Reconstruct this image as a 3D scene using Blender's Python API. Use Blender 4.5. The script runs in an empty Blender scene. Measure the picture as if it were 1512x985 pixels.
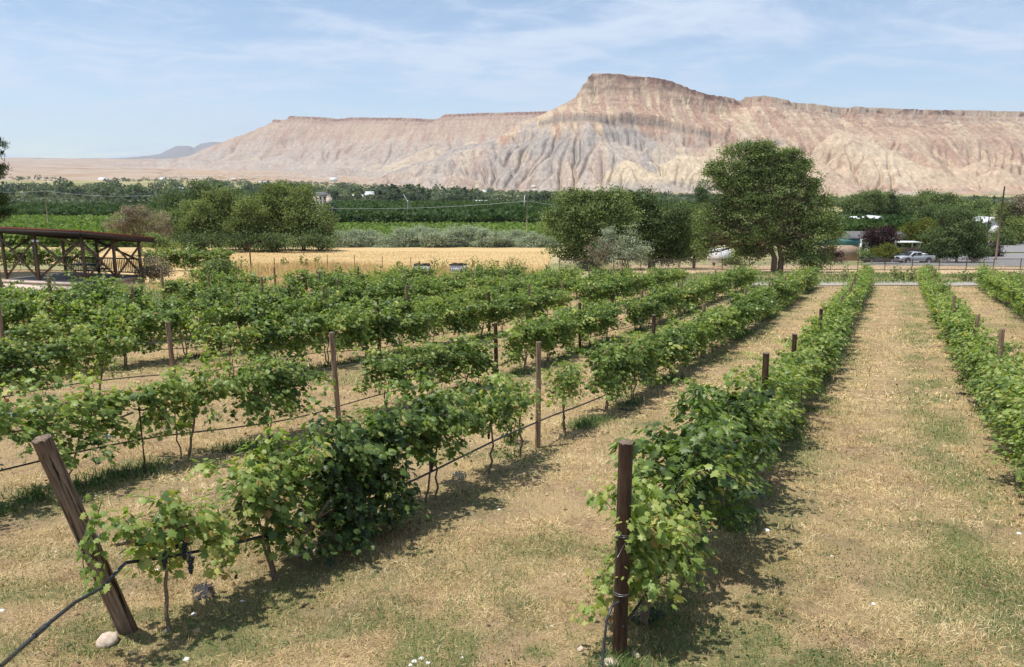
import bpy, math, random
import numpy as np

# ------------------------------------------------------------------ camera, sky, sun, exposure
F = 1130.0                                   # focal length in pixels of a 1512 wide frame
PITCH = math.atan((492.5 - 270.0) / F)
sc = bpy.context.scene
cam_d = bpy.data.cameras.new("camera"); cam = bpy.data.objects.new("camera", cam_d)
sc.collection.objects.link(cam); sc.camera = cam
cam_d.sensor_width = 36.0; cam_d.lens = F / 1512 * 36.0
cam_d.clip_start = 0.1; cam_d.clip_end = 60000
cam.location = (0, 0, 0); cam.rotation_euler = (math.pi / 2 - PITCH, 0, 0)

SUN_EL = math.radians(72)
SUN_FROM = (-0.96, -0.28)                    # ground direction the sunlight comes from (left, behind)
world = bpy.data.worlds.new("World"); sc.world = world; world.use_nodes = True
wn = world.node_tree.nodes; wl = world.node_tree.links
for n in list(wn): wn.remove(n)
wo = wn.new('ShaderNodeOutputWorld'); bg = wn.new('ShaderNodeBackground'); bg.inputs[1].default_value = 0.11
sky = wn.new('ShaderNodeTexSky'); sky.sky_type = 'NISHITA'; sky.sun_disc = False
sky.sun_elevation = SUN_EL; sky.sun_rotation = math.atan2(SUN_FROM[0], SUN_FROM[1])
sky.altitude = 1400; sky.air_density = 1.0; sky.dust_density = 0.5; sky.ozone_density = 1.0
tc = wn.new('ShaderNodeTexCoord'); sep = wn.new('ShaderNodeSeparateXYZ'); wl.new(tc.outputs['Generated'], sep.inputs[0])
def wmath(op, a, b=None):
    n = wn.new('ShaderNodeMath'); n.operation = op
    for i, v in enumerate((a, b)):
        if v is None: continue
        if hasattr(v, 'links'): wl.new(v, n.inputs[i])
        else: n.inputs[i].default_value = v
    return n.outputs[0]
# cirrus: project the view direction on a flat layer, stretch, and mix white cloud into the sky
zc_ = wmath('ADD', wmath('MAXIMUM', sep.outputs[2], 0.0), 0.13)
cx = wmath('DIVIDE', sep.outputs[0], zc_); cy = wmath('DIVIDE', sep.outputs[1], zc_)
comb = wn.new('ShaderNodeCombineXYZ'); wl.new(cx, comb.inputs[0]); wl.new(cy, comb.inputs[1])
mp = wn.new('ShaderNodeMapping'); wl.new(comb.outputs[0], mp.inputs[0])
mp.inputs['Rotation'].default_value = (0, 0, math.radians(-14)); mp.inputs['Scale'].default_value = (0.85, 1.15, 1)
mp.inputs['Location'].default_value = (3.3, 1.9, 0)
def wnoise(sc_, det, rough, dist):
    n = wn.new('ShaderNodeTexNoise'); n.inputs['Scale'].default_value = sc_; n.inputs['Detail'].default_value = det
    n.inputs['Roughness'].default_value = rough; n.inputs['Distortion'].default_value = dist
    wl.new(mp.outputs[0], n.inputs['Vector']); return n.outputs[0]
n1 = wnoise(0.8, 7, 0.62, 0.9); n2 = wnoise(3.2, 9, 0.68, 1.2)
cl = wmath('ADD', wmath('MULTIPLY', n1, 0.72), wmath('MULTIPLY', n2, 0.3))
mr = wn.new('ShaderNodeMapRange'); mr.interpolation_type = 'SMOOTHSTEP'
mr.inputs[1].default_value = 0.43; mr.inputs[2].default_value = 0.64; mr.inputs[3].default_value = 0.10; mr.inputs[4].default_value = 0.90
wl.new(cl, mr.inputs[0])
mx = wn.new('ShaderNodeMix'); mx.data_type = 'RGBA'; wl.new(mr.outputs[0], mx.inputs[0]); wl.new(sky.outputs[0], mx.inputs[6])
mx.inputs[7].default_value = (4.8, 5.55, 6.6, 1)
wl.new(mx.outputs[2], bg.inputs[0]); wl.new(bg.outputs[0], wo.inputs[0])

sun_d = bpy.data.lights.new("sun", 'SUN'); sun_d.energy = 4.3; sun_d.angle = math.radians(0.55); sun_d.color = (1.0, 0.955, 0.89)
sun = bpy.data.objects.new("sun", sun_d); sc.collection.objects.link(sun)
ce = math.cos(SUN_EL)
from mathutils import Vector, Matrix
sv = Vector((SUN_FROM[0] * ce, SUN_FROM[1] * ce, math.sin(SUN_EL)))
sun.rotation_euler = sv.to_track_quat('Z', 'Y').to_euler()
vs = sc.view_settings; vs.view_transform = 'Standard'; vs.look = 'None'; vs.exposure = 0.47; vs.gamma = 1.0; vs.use_curve_mapping = False
sc.cycles.max_bounces = 6; sc.cycles.diffuse_bounces = 3; sc.cycles.transmission_bounces = 4; sc.cycles.volume_bounces = 0
sc.cycles.transparent_max_bounces = 6; sc.cycles.use_denoising = True

# ------------------------------------------------------------------ helpers
C = sc.collection
rng = np.random.default_rng(7)
random.seed(7)
SIN, COS = math.sin(PITCH), math.cos(PITCH)
def tn(py): return math.tan(PITCH + math.atan((py - 492.5) / F))
def at(px, py, Y):
    """point seen at a pixel of the photograph, at forward distance Y"""
    Z = -Y * tn(py); return np.array([(px - 756) / F * (Y * COS - Z * SIN), Y, Z])
def sstep(e0, e1, x):
    t = np.clip((np.asarray(x, float) - e0) / (e1 - e0), 0, 1); return t * t * (3 - 2 * t)
_perm = np.random.default_rng(3).random((256, 256))
def vnoise(x, y):
    x = np.asarray(x, float); y = np.asarray(y, float)
    xi = np.floor(x).astype(int); yi = np.floor(y).astype(int); fx = x - xi; fy = y - yi
    fx = fx * fx * (3 - 2 * fx); fy = fy * fy * (3 - 2 * fy)
    a = _perm[xi & 255, yi & 255]; b = _perm[(xi + 1) & 255, yi & 255]
    c = _perm[xi & 255, (yi + 1) & 255]; d = _perm[(xi + 1) & 255, (yi + 1) & 255]
    return (a * (1 - fx) + b * fx) * (1 - fy) + (c * (1 - fx) + d * fx) * fy
def fbm(x, y, o=4, g=0.5):
    s = 0; a = 1; t = 0
    for i in range(o):
        s = s + a * vnoise(x * 2 ** i + 17.3 * i, y * 2 ** i + 9.1 * i); t += a; a *= g
    return s / t

kD = [-60, -10, 0, 5.3, 12, 17.6, 30, 55, 80, 100, 125, 150, 170, 300, 600, 1000, 1500, 2500]
kh = [2.2, 2.6, 3.1, 3.6, 4.25, 4.83, 5.75, 7.26, 9.2, 11, 12.9, 13.3, 14.3, 16.8, 18.5, 21, 27, 38]
khL = [2.2, 2.6, 3.1, 3.6, 4.25, 4.83, 5.75, 7.26, 9.2, 11, 12.9, 13.3, 14.3, 16.8, 18.5, 15, 5, -14]
kDf = [2500, 2800, 4000, 6500, 12000, 22000]
zR = [-38, -44, -20, 60, 200, 300]
zL = [14, 20, 52, 130, 372, 560]
# monotone-smooth interpolation of the profile
def smooth_interp(D, xs, ys):
    r = np.maximum(0.4, np.abs(D) * 0.12)
    return (np.interp(D - r, xs, ys) + 2 * np.interp(D, xs, ys) + np.interp(D + r, xs, ys)) / 4
def ground_z(X, Y):
    X = np.asarray(X, float); Y = np.asarray(Y, float)
    a = X / np.maximum(Y, 1.0)
    hR = smooth_interp(Y, kD, kh); hL = smooth_interp(Y, kD, khL)
    w = sstep(-0.45, 0.12, a)
    z = -(hR * w + hL * (1 - w))
    far = np.interp(Y, kDf, zR) * w + np.interp(Y, kDf, zL) * (1 - w)
    z = np.where(Y > 2500, far, z)
    rise = 1.0 * (1 - np.exp(-(np.maximum(-X, 0) / 12) ** 1.5)) * (1 - sstep(70, 110, Y))
    z = z + rise - .85 * np.exp(-(((X + 29) / 8.0) ** 2 + ((Y - 45) / 5.5) ** 2) ** 1.5)
    z = z + (fbm(X * .35, Y * .35, 3) - .5) * 0.10 * (1 - sstep(60, 200, Y))
    z = z + (fbm(X / 900 + 5, Y / 900, 4) - .5) * 30 * sstep(3000, 8000, Y)
    return z
def gz(x, y): return float(ground_z(np.array([x]), np.array([y]))[0])
def on_ground(px, py, y0=1.0, y1=3000.0):
    """point of the ground seen at a pixel"""
    Ys = np.geomspace(y0, y1, 3000); t = tn(py)
    Z = -Ys * t; X = (px - 756) / F * (Ys * COS - Z * SIN)
    i = np.argmax(ground_z(X, Ys) >= Z); return np.array([X[i], Ys[i], Z[i]])
def gpt(px, Y):
    """ground point at image column px and distance Y"""
    X = (px - 756) / F * Y
    for _ in range(4): X = (px - 756) / F * (Y * COS - gz(X, Y) * SIN)
    return np.array([X, Y, gz(X, Y)])

def link(o): C.objects.link(o); return o
def mesh_np(name, V, faces, attrs=None, smooth=False, mats=None, midx=None):
    """faces: list of int arrays (M x k)"""
    me = bpy.data.meshes.new(name)
    V = np.asarray(V, np.float32); me.vertices.add(len(V)); me.vertices.foreach_set('co', V.ravel())
    fl = [np.asarray(f, np.int32) for f in faces if len(f)]
    nl = sum(f.size for f in fl); nf = sum(len(f) for f in fl)
    me.loops.add(nl); me.polygons.add(nf)
    me.loops.foreach_set('vertex_index', np.concatenate([f.ravel() for f in fl]))
    tot = np.concatenate([np.full(len(f), f.shape[1], np.int32) for f in fl])
    st = np.concatenate([[0], np.cumsum(tot)[:-1]]).astype(np.int32)
    me.polygons.foreach_set('loop_start', st)
    if smooth: me.polygons.foreach_set('use_smooth', np.ones(nf, bool))
    if midx is not None: me.polygons.foreach_set('material_index', np.asarray(midx, np.int32))
    for k, v in (attrs or {}).items():
        v = np.asarray(v, np.float32)
        if v.ndim == 1:
            at_ = me.attributes.new(k, 'FLOAT', 'POINT'); at_.data.foreach_set('value', v)
        else:
            at_ = me.attributes.new(k, 'FLOAT_COLOR', 'POINT')
            at_.data.foreach_set('color', np.concatenate([v, np.ones((len(v), 1), np.float32)], 1).ravel())
    for m in (mats or []): me.materials.append(m)
    me.update(calc_edges=True); me.validate()
    return me
def mobj(name, me, parent=None, loc=None, rotz=0.0):
    o = bpy.data.objects.new(name, me); link(o)
    if parent is not None: o.parent = parent
    if loc is not None: o.location = loc
    if rotz: o.rotation_euler = (0, 0, rotz)
    return o
def tag(o, label=None, cat=None, group=None, kind=None):
    if label: o['label'] = label
    if cat: o['category'] = cat
    if group: o['group'] = group
    if kind: o['kind'] = kind
    return o
def thing(name, label, cat, loc=(0, 0, 0), rotz=0.0, group=None):
    o = bpy.data.objects.new(name, None); link(o); o.empty_display_size = .3
    o.location = loc; o.rotation_euler = (0, 0, rotz)
    return tag(o, label, cat, group)
def dup(root, loc, rotz, label=None, scale=None, name=None):
    r = root.copy(); link(r); r.location = loc; r.rotation_euler = (0, 0, rotz)
    if scale is not None: r.scale = scale
    if label: r['label'] = label
    if name: r.name = name
    for ch in list(root.children):
        c = ch.copy(); link(c); c.parent = r
        for g in ch.children:
            d = g.copy(); link(d); d.parent = c
    return r

class MB:
    """collects shapes into one mesh"""
    def __init__(s): s.V = []; s.F = {}; s.n = 0; s.T = []
    def add(s, V, F, tint=None):
        V = np.asarray(V, float)
        for f in F:
            f = np.asarray(f); s.F.setdefault(f.shape[1], []).append(f + s.n)
        s.V.append(V); s.n += len(V)
        s.T.append(np.full(len(V), .5) if tint is None else np.broadcast_to(np.asarray(tint, float), (len(V),)).copy())
        return s
    def box(s, c, d, rz=0.0, tint=None, R=None):
        c = np.asarray(c, float); d = np.asarray(d, float) / 2
        v = np.array([[x, y, z] for x in (-1, 1) for y in (-1, 1) for z in (-1, 1)]) * d
        if R is not None: v = v @ np.asarray(R).T
        if rz:
            cs, sn = math.cos(rz), math.sin(rz); v = v @ np.array([[cs, sn, 0], [-sn, cs, 0], [0, 0, 1]])
        return s.add(v + c, [np.array([[0, 1, 3, 2], [4, 6, 7, 5], [0, 4, 5, 1], [2, 3, 7, 6], [0, 2, 6, 4], [1, 5, 7, 3]])], tint)
    def tube(s, path, rad, n=8, tint=None, caps=True):
        P = np.asarray(path, float); m = len(P); rad = np.broadcast_to(np.asarray(rad, float), (m,))
        T = np.gradient(P, axis=0); T /= np.linalg.norm(T, axis=1)[:, None] + 1e-9
        ref = np.array([0, 0, 1.0]) if abs(T[:, 2]).mean() < .8 else np.array([1.0, 0, 0])
        U = np.cross(T, ref); U /= np.linalg.norm(U, axis=1)[:, None] + 1e-9; W = np.cross(T, U)
        an = np.arange(n) * 2 * math.pi / n
        V = (P[:, None] + rad[:, None, None] * (np.cos(an)[None, :, None] * U[:, None] + np.sin(an)[None, :, None] * W[:, None])).reshape(-1, 3)
        i = np.arange(m - 1)[:, None] * n; j = np.arange(n)[None]; k = (j + 1) % n
        Fq = np.stack([i + j, i + k, i + n + k, i + n + j], -1).reshape(-1, 4)
        Fs = [Fq[:, ::-1]]
        if caps:
            b = len(V); V = np.concatenate([V, P[:1], P[-1:]]); jj = np.arange(n); kk = (jj + 1) % n
            Fs.append(np.concatenate([np.stack([np.full(n, b), jj, kk], 1), np.stack([np.full(n, b + 1), (m - 1) * n + kk, (m - 1) * n + jj], 1)])[:, ::-1])
        return s.add(V, Fs, tint)
    def bar(s, a, b, w, h=None, tint=None):
        """rectangular bar from a to b"""
        a = np.asarray(a, float); b = np.asarray(b, float); h = h or w
        t = b - a; L = np.linalg.norm(t); t /= L
        ref = np.array([0, 0, 1.0]) if abs(t[2]) < .9 else np.array([0, 1.0, 0])
        u = np.cross(ref, t); u /= np.linalg.norm(u); v = np.cross(t, u)
        return s.box((a + b) / 2, (L, w, h), tint=tint, R=np.stack([t, u, v], 1))
    def prism(s, poly, z0, z1, tint=None):
        p = np.asarray(poly, float); n = len(p)
        V = np.concatenate([np.c_[p, np.full(n, z0)], np.c_[p, np.full(n, z1)]])
        j = np.arange(n); k = (j + 1) % n
        return s.add(V, [np.stack([j, k, n + k, n + j], 1), np.array([list(range(n))[::-1]]), np.array([list(range(n, 2 * n))])], tint)
    def leaves(s, tmpl, tris, P, T, N, size, tint):
        """tmpl Kx3 (x along leaf, y across, z normal)"""
        T = T / (np.linalg.norm(T, axis=1)[:, None] + 1e-9); B = np.cross(N, T); B /= np.linalg.norm(B, axis=1)[:, None] + 1e-9; N2 = np.cross(T, B)
        size = np.broadcast_to(size, (len(P),))
        V = P[:, None] + size[:, None, None] * (tmpl[None, :, 0:1] * T[:, None] + tmpl[None, :, 1:2] * B[:, None] + tmpl[None, :, 2:3] * N2[:, None])
        K = len(tmpl); Fx = (np.asarray(tris)[None] + (np.arange(len(P)) * K)[:, None, None]).reshape(-1, np.asarray(tris).shape[1])
        return s.add(V.reshape(-1, 3), [Fx], np.repeat(np.broadcast_to(tint, (len(P),)), K))
    def mesh(s, name, mat, smooth=False):
        return mesh_np(name, np.concatenate(s.V), [np.concatenate(v) for v in s.F.values()], {'tint': np.concatenate(s.T)}, smooth, [mat])
    def obj(s, name, mat, parent=None, smooth=False): return mobj(name, s.mesh(name, mat, smooth), parent)

# ------------------------------------------------------------------ materials
class NT:
    def __init__(s, name):
        s.m = bpy.data.materials.new(name); s.m.use_nodes = True; s.t = s.m.node_tree; s.t.nodes.clear()
        s.out = s.t.nodes.new('ShaderNodeOutputMaterial')
    def n(s, typ, **kw):
        nd = s.t.nodes.new(typ)
        for k, v in kw.items(): setattr(nd, k, v)
        return nd
    def set(s, sock, v):
        if hasattr(v, 'links'): s.t.links.new(v, sock)
        elif isinstance(v, tuple) and len(v) == 3 and sock.type == 'RGBA': sock.default_value = (*v, 1)
        else: sock.default_value = v
    def coord(s, kind='Object'): return s.n('ShaderNodeTexCoord').outputs[kind]
    def pos(s): return s.n('ShaderNodeNewGeometry').outputs['Position']
    def map(s, v, scale=(1, 1, 1), rot=(0, 0, 0), loc=(0, 0, 0)):
        n = s.n('ShaderNodeMapping'); s.set(n.inputs[0], v); n.inputs['Scale'].default_value = scale; n.inputs['Rotation'].default_value = rot; n.inputs['Location'].default_value = loc
        return n.outputs[0]
    def noise(s, v, scale, det=4, rough=.55, dist=0.0):
        n = s.n('ShaderNodeTexNoise'); s.set(n.inputs['Vector'], v); n.inputs['Scale'].default_value = scale
        n.inputs['Detail'].default_value = det; n.inputs['Roughness'].default_value = rough; n.inputs['Distortion'].default_value = dist
        return n.outputs[0]
    def ramp(s, v, stops, interp='LINEAR'):
        n = s.n('ShaderNodeValToRGB'); s.set(n.inputs[0], v); cr = n.color_ramp; cr.interpolation = interp
        while len(cr.elements) < len(stops): cr.elements.new(.5)
        for e, (p, c) in zip(cr.elements, stops): e.position = p; e.color = (*c, 1) if len(c) == 3 else c
        return n.outputs[0]
    def val(s, v, a, b, c=0.0, d=1.0):
        n = s.n('ShaderNodeMapRange'); s.set(n.inputs[0], v)
        for i, q in enumerate((a, b, c, d)): n.inputs[i + 1].default_value = q
        return n.outputs[0]
    def mix(s, f, a, b, mode='MIX'):
        n = s.n('ShaderNodeMix', data_type='RGBA', blend_type=mode); s.set(n.inputs[0], f); s.set(n.inputs[6], a); s.set(n.inputs[7], b); return n.outputs[2]
    def math(s, op, a, b=0.0):
        n = s.n('ShaderNodeMath', operation=op); s.set(n.inputs[0], a); s.set(n.inputs[1], b); return n.outputs[0]
    def attr(s, name, out='Fac'): return s.n('ShaderNodeAttribute', attribute_name=name).outputs[out]
    def bump(s, h, strength=.5, dist=.02):
        n = s.n('ShaderNodeBump'); s.set(n.inputs['Height'], h); n.inputs['Strength'].default_value = strength; n.inputs['Distance'].default_value = dist; return n.outputs[0]
    def bsdf(s, col, rough=.8, spec=.3, metal=0.0, normal=None, **kw):
        n = s.n('ShaderNodeBsdfPrincipled'); s.set(n.inputs['Base Color'], col); s.set(n.inputs['Roughness'], rough)
        n.inputs['Specular IOR Level'].default_value = spec; s.set(n.inputs['Metallic'], metal)
        if normal is not None: s.set(n.inputs['Normal'], normal)
        for k, v in kw.items(): s.set(n.inputs[k.replace('_', ' ')], v)
        s.t.links.new(n.outputs[0], s.out.inputs[0]); return n
    def leaf(s, col, tcol, tw=.35, rough=.5, spec=.35):
        b = s.bsdf(col, rough, spec); tr = s.n('ShaderNodeBsdfTranslucent'); s.set(tr.inputs[0], tcol)
        mxs = s.n('ShaderNodeMixShader'); mxs.inputs[0].default_value = tw
        s.t.links.new(b.outputs[0], mxs.inputs[1]); s.t.links.new(tr.outputs[0], mxs.inputs[2]); s.t.links.new(mxs.outputs[0], s.out.inputs[0])
def leaf_mat(name, stops, tw=.35, rough=.5, spec=.35, objrand=.0):
    t = NT(name); f = t.attr('tint')
    if objrand:
        oi = t.n('ShaderNodeObjectInfo'); f = t.math('ADD', f, t.val(oi.outputs['Random'], 0, 1, -objrand, objrand))
    col = t.ramp(f, stops); tc_ = t.mix(.5, col, (0.22, 0.30, 0.03)) if tw else col
    t.leaf(col, t.mix(1.0, col, (1.25, 1.35, .6), 'MULTIPLY'), tw, rough, spec); return t.m
def plain_mat(name, c1, c2, scale=8, rough=.8, spec=.3, metal=0.0, bump=0.0, dist=.01, stretch=(1, 1, 1), rand=False):
    t = NT(name); co = t.map(t.coord(), stretch); nz = t.noise(co, scale, 5, .6)
    col = t.ramp(nz, [(.3, c1), (.7, c2)])
    t.bsdf(col, rough, spec, metal, t.bump(nz, bump, dist) if bump else None); return t.m
# ------------------------------------------------------------------ mesa (eroded heightfield)
def poly_dist(X, Y, pts, zs):
    """distance to polyline and rim height of the nearest point"""
    best = np.full(X.shape, 1e9); bz = np.zeros(X.shape)
    for i in range(len(pts) - 1):
        ax, ay = pts[i]; bx, by = pts[i + 1]; dx, dy = bx - ax, by - ay
        t = np.clip(((X - ax) * dx + (Y - ay) * dy) / (dx * dx + dy * dy), 0, 1)
        d = np.hypot(X - ax - t * dx, Y - ay - t * dy); z = zs[i] + t * (zs[i + 1] - zs[i])
        m = d < best; best = np.where(m, d, best); bz = np.where(m, z, bz)
    return best, bz
def inside(X, Y, poly):
    r = np.zeros(X.shape, bool); n = len(poly)
    for i in range(n):
        x1, y1 = poly[i]; x2, y2 = poly[(i + 1) % n]
        if y1 == y2: continue
        c = ((y1 > Y) != (y2 > Y)) & (X < (x2 - x1) * (Y - y1) / (y2 - y1) + x1); r ^= c
    return r
NA, ND = 1080, 420
av = np.linspace(-0.66, 0.80, NA); dv = np.geomspace(2300, 7600, ND)
A, Dg = np.meshgrid(av, dv); MX = A * Dg; MY = Dg
PXg = 756 + F * A / COS
plain = ground_z(MX, MY)
def rim(L): return [at(*q) for q in L]
G = rim([(868, 112, 3330), (872, 108, 3345), (920, 109, 3350), (970, 116, 3350), (1010, 127, 3350), (1045, 138, 3360), (1075, 144, 3370),
         (1094, 150, 3390), (1100, 143, 3330), (1130, 141, 3310), (1163, 147, 3310), (1170, 151, 3350), (1200, 153, 3360), (1250, 161, 3380), (1262, 157, 3330),
         (1320, 160, 3340), (1380, 162, 3330), (1450, 163, 3350), (1530, 165, 3360), (1650, 168, 3380), (1900, 172, 3400)])
Gb = rim([(1900, 185, 5200), (1250, 175, 5000), (980, 150, 4000), (895, 120, 3600)])
L_ = rim([(401, 178, 6250), (404, 176, 6200), (422, 178, 6150), (425, 171, 6120), (480, 173, 6000), (500, 176, 5900), (520, 173, 5850), (600, 174, 5600), (645, 176, 5480),
          (656, 169, 5380), (700, 167, 5280), (780, 165, 5100), (825, 163, 5000), (950, 160, 4900), (1050, 165, 4900)])
Lb = rim([(1050, 190, 7000), (500, 195, 7300), (420, 186, 6700)])
def massif(front, back, W, cliff, power):
    pts = [(q[0], q[1]) for q in front + back]; zs = [q[2] for q in front + back]
    wob = (fbm(MX / 160, MY / 160, 4) - .5) + .35 * (fbm(MX / 26, MY / 26, 3) - .5)
    d, z = poly_dist(MX + wob * 60, MY + (fbm(MX / 160 + 31, MY / 160, 4) - .5) * 60, pts + [pts[0]], zs + [zs[0]])
    ins = inside(MX, MY, pts); d = np.where(ins, 0, d)
    Ht = z - plain; Wl = W * (0.66 + .85 * fbm(MX / 300, MY / 420 + 3, 3))
    u = np.clip(d / Wl, 0, 1)
    cliff = cliff + 30 * sstep(.30, .24, A) * (power < 1.6); h = z - np.minimum(cliff, 26) * sstep(0, 14, d) - np.maximum(cliff - 26, 0) * sstep(16, 62, d) - (Ht - cliff) * (1 - (1 - u) ** power)
    return np.where(ins, z - np.minimum(poly_dist(MX, MY, pts + [pts[0]], zs + [zs[0]])[0] * .06, 60), h), ins, d, z
hG, iG, dG, zG = massif(G, Gb, 900, 26, 1.34)
hL_, iL, dL, zL_ = massif(L_, Lb, 1250, 22, 1.7)
Hm = np.maximum(hG, hL_); Hm = np.maximum(Hm, plain - 1)
zrim = np.where(hG > hL_, zG, zL_); dr = np.where(hG > hL_, dG, dL)
# foothill cones: pixel of the peak, distance, flank slope
cone_col = np.zeros(MX.shape)
cones = [(856, 196, 2960, .56, .1), (925, 231, 2690, .50, 1), (960, 236, 2720, .5, .9), (1008, 221, 2760, .52, 1), (1040, 226, 2740, .5, 1), (1085, 222, 2800, .5, .8), (1240, 193, 2960, .50, .9),
         (1275, 205, 2870, .50, 1), (1305, 222, 2790, .5, 1), (1335, 240, 2710, .5, 1), (1180, 222, 2760, .5, .7), (1205, 236, 2700, .5, .9), (1400, 240, 2760, .5, .9), (1440, 236, 2790, .5, .8),
         (1365, 252, 2660, .5, .8), (1480, 246, 2740, .5, .7), (790, 240, 2900, .42, .1), (735, 247, 2980, .40, .1), (880, 252, 2620, .45, .2), (1130, 240, 2700, .5, .9), (1550, 240, 2760, .5, .8),
         (770, 222, 3120, .45, 0), (710, 240, 3250, .40, .1), (620, 236, 4150, .42, .9), (598, 241, 4100, .42, .9), (560, 240, 4400, .4, .5), (670, 240, 3700, .4, .2), (520, 243, 4500, .38, .2), (460, 240, 4800, .38, .3),
         (415, 232, 5200, .4, .3), (380, 228, 5400, .4, .4), (345, 224, 5600, .36, .2), (325, 232, 5500, .36, .4), (440, 225, 5400, .42, .5), (700, 205, 4350, .5, .9), (640, 213, 4600, .45, .6), (480, 246, 4700, .3, .3), (290, 236, 5600, .3, .3), (250, 239, 5700, .25, .3)]
rc = np.random.default_rng(12)
cones += [(px + rc.uniform(-7, 7), py + rc.uniform(-4, 5), 2900 + rc.uniform(-35, 35), .66, cc) for px, py, cc in [(812, 210, .1), (836, 206, .1), (880, 204, .2), (905, 208, .1), (930, 210, .3), (955, 212, .4), (980, 208, .4), (1003, 206, .5), (1028, 212, .5), (1052, 208, .6), (1075, 214, .6), (1100, 210, .7), (1128, 214, .7), (1155, 208, .8), (1182, 206, .8), (1210, 204, .8)]]
cones += [(px + rc.uniform(-8, 8), py + rc.uniform(-5, 5), 2690 + rc.uniform(-30, 30), .55, .9) for px, py in [(1150, 246), (1185, 250), (1225, 252), (1255, 246), (1290, 250), (1325, 256), (1350, 244), (1385, 254), (1415, 250), (1455, 254), (1478, 244), (1500, 256), (1530, 250)]]
for k, (px, py, D, sl, cc) in enumerate(cones):
    q = at(px, py, D); dx = MX - q[0]; dy = MY - q[1]; r = np.hypot(dx, dy * .9)
    th = np.arctan2(dy, dx); rr = r * (1 + .34 * (fbm(np.cos(th) * 2.2 + k, np.sin(th) * 2.2 + k * 3, 3) - .5) * 2)
    hc = q[2] - sl * rr + 6 * np.exp(-rr / 20) * 0
    m = hc > Hm; Hm = np.maximum(Hm, hc); cone_col = np.where(m & (hc > plain), cc, cone_col)
# low badland ripples on the apron
ap = np.exp(-((Hm - plain) / 45) ** 2) * sstep(-0.50, -0.28, A)
bad = np.maximum(0, 1 - np.abs(fbm(MX / 70, MY / 90, 4) - .5) * 7)
Hm = Hm + ap * sstep(150, 60, np.abs(Hm - plain)) * bad * 14 * sstep(2500, 2700, MY - (A < 0.02) * 0) * (A < 0.12)
H0 = Hm.copy()
Hm = Hm + (fbm(MX / 60, MY / 60, 4) - .5) * (3 + 13 * sstep(.3, .5, np.clip((zrim - Hm) / np.maximum(zrim - plain, 1), 0, 1))) * np.clip((Hm - plain) / 40, 0, 1)
dxg = (av[1] - av[0]) * Dg; dyg = Dg * (dv[1] / dv[0] - 1)
fr0 = np.clip((zrim - Hm) / np.maximum(zrim - plain, 1), 0, 1)
Kh = np.where((iG | iL) | (dr < 14), 0.0, 1.0) * sstep(4, 30, Hm - plain + 6) * (.06 + .80 * sstep(.38, .55, fr0))
Hf = Hm.astype(np.float32); Wt = np.ones_like(Hf)
nb = [(0, 1), (0, -1), (1, 0), (-1, 0), (1, 1), (1, -1), (-1, 1), (-1, -1)]
idist = [(1 / np.sqrt((dxg * abs(b)) ** 2 + (dyg * abs(a)) ** 2)).astype(np.float32) for a, b in nb]
def shift(Aa, a, b):
    P = np.pad(Aa, 1, mode='edge'); return P[1 + a:1 + a + Aa.shape[0], 1 + b:1 + b + Aa.shape[1]]
for it in range(190):
    sl_ = [np.maximum((Hf - shift(Hf, a, b)) * idist[k], 0) for k, (a, b) in enumerate(nb)]
    wgt = [s_ * s_ for s_ in sl_]; tot = sum(wgt) + 1e-6; smax = np.maximum.reduce(sl_)
    inflow = 1.0
    for k, (a, b) in enumerate(nb):
        inflow = inflow + shift(Wt * wgt[k] / tot, -a, -b)
    Wt = np.minimum(inflow, 600)
    hard = 1.0 - .75 * np.exp(-(((Hf - (zrim - 225 - 20 * np.sin(MX / 260))) / 10) ** 2)) * (A > 0.02) - .5 * np.exp(-(((Hf - (zrim - 60)) / 8) ** 2))
    e = 0.048 * Kh * hard * np.sqrt(Wt) * np.minimum(smax, .7)
    Hf = Hf - np.minimum(e, .6).astype(np.float32)
    if it % 4 == 3:
        lap = (shift(Hf, 0, 1) + shift(Hf, 0, -1) + shift(Hf, 1, 0) + shift(Hf, -1, 0)) / 4 - Hf
        Hf = Hf + (0.12 * lap * np.clip(Kh * 1.5, 0, 1) * sstep(35, 90, dr)).astype(np.float32)
Hf = np.maximum(Hf, plain - 3 + 2.0 * (H0 - plain > 6) * 0)
dep = np.clip((H0 - Hf) / 25, 0, 1.5)
# cliff bands: a step of the profile at two levels
rel = zrim - Hf
b0 = 205 + 30 * (fbm(MX / 300, MY / 900 + 4, 3) - .5) * 2
amp = 26 * sstep(0.03, 0.06, A) * sstep(.36, .24, A) * (hG > hL_) * (fbm(MX / 60, MY / 60, 3) > .28)
Hf = Hf + amp * (sstep(7 + 8 * fbm(MX / 12, MY / 40, 2), 0, rel - b0) * sstep(-60, 0, rel - b0) - 0.0)
b1 = 40 + 10 * (fbm(MX / 200 + 9, MY / 900 + 4, 3) - .5) * 2
Hf = Hf + 7 * (sstep(5, 0, rel - b1) * sstep(-30, 0, rel - b1)) * (dr > 0)
b2 = 78 + 30 * (fbm(MX / 120 + 2, MY / 500 + 4, 3) - .5) * 2
Hf = Hf + 6 * (sstep(5, 0, rel - b2) * sstep(-30, 0, rel - b2)) * (dr > 0) * (fbm(MX / 50, MY / 70, 3) > .5)
Hf = Hf + (fbm(MX / 14, MY / 14, 3) - .5) * 2.2 * np.clip((Hf - plain) / 30, 0, 1)
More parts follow.
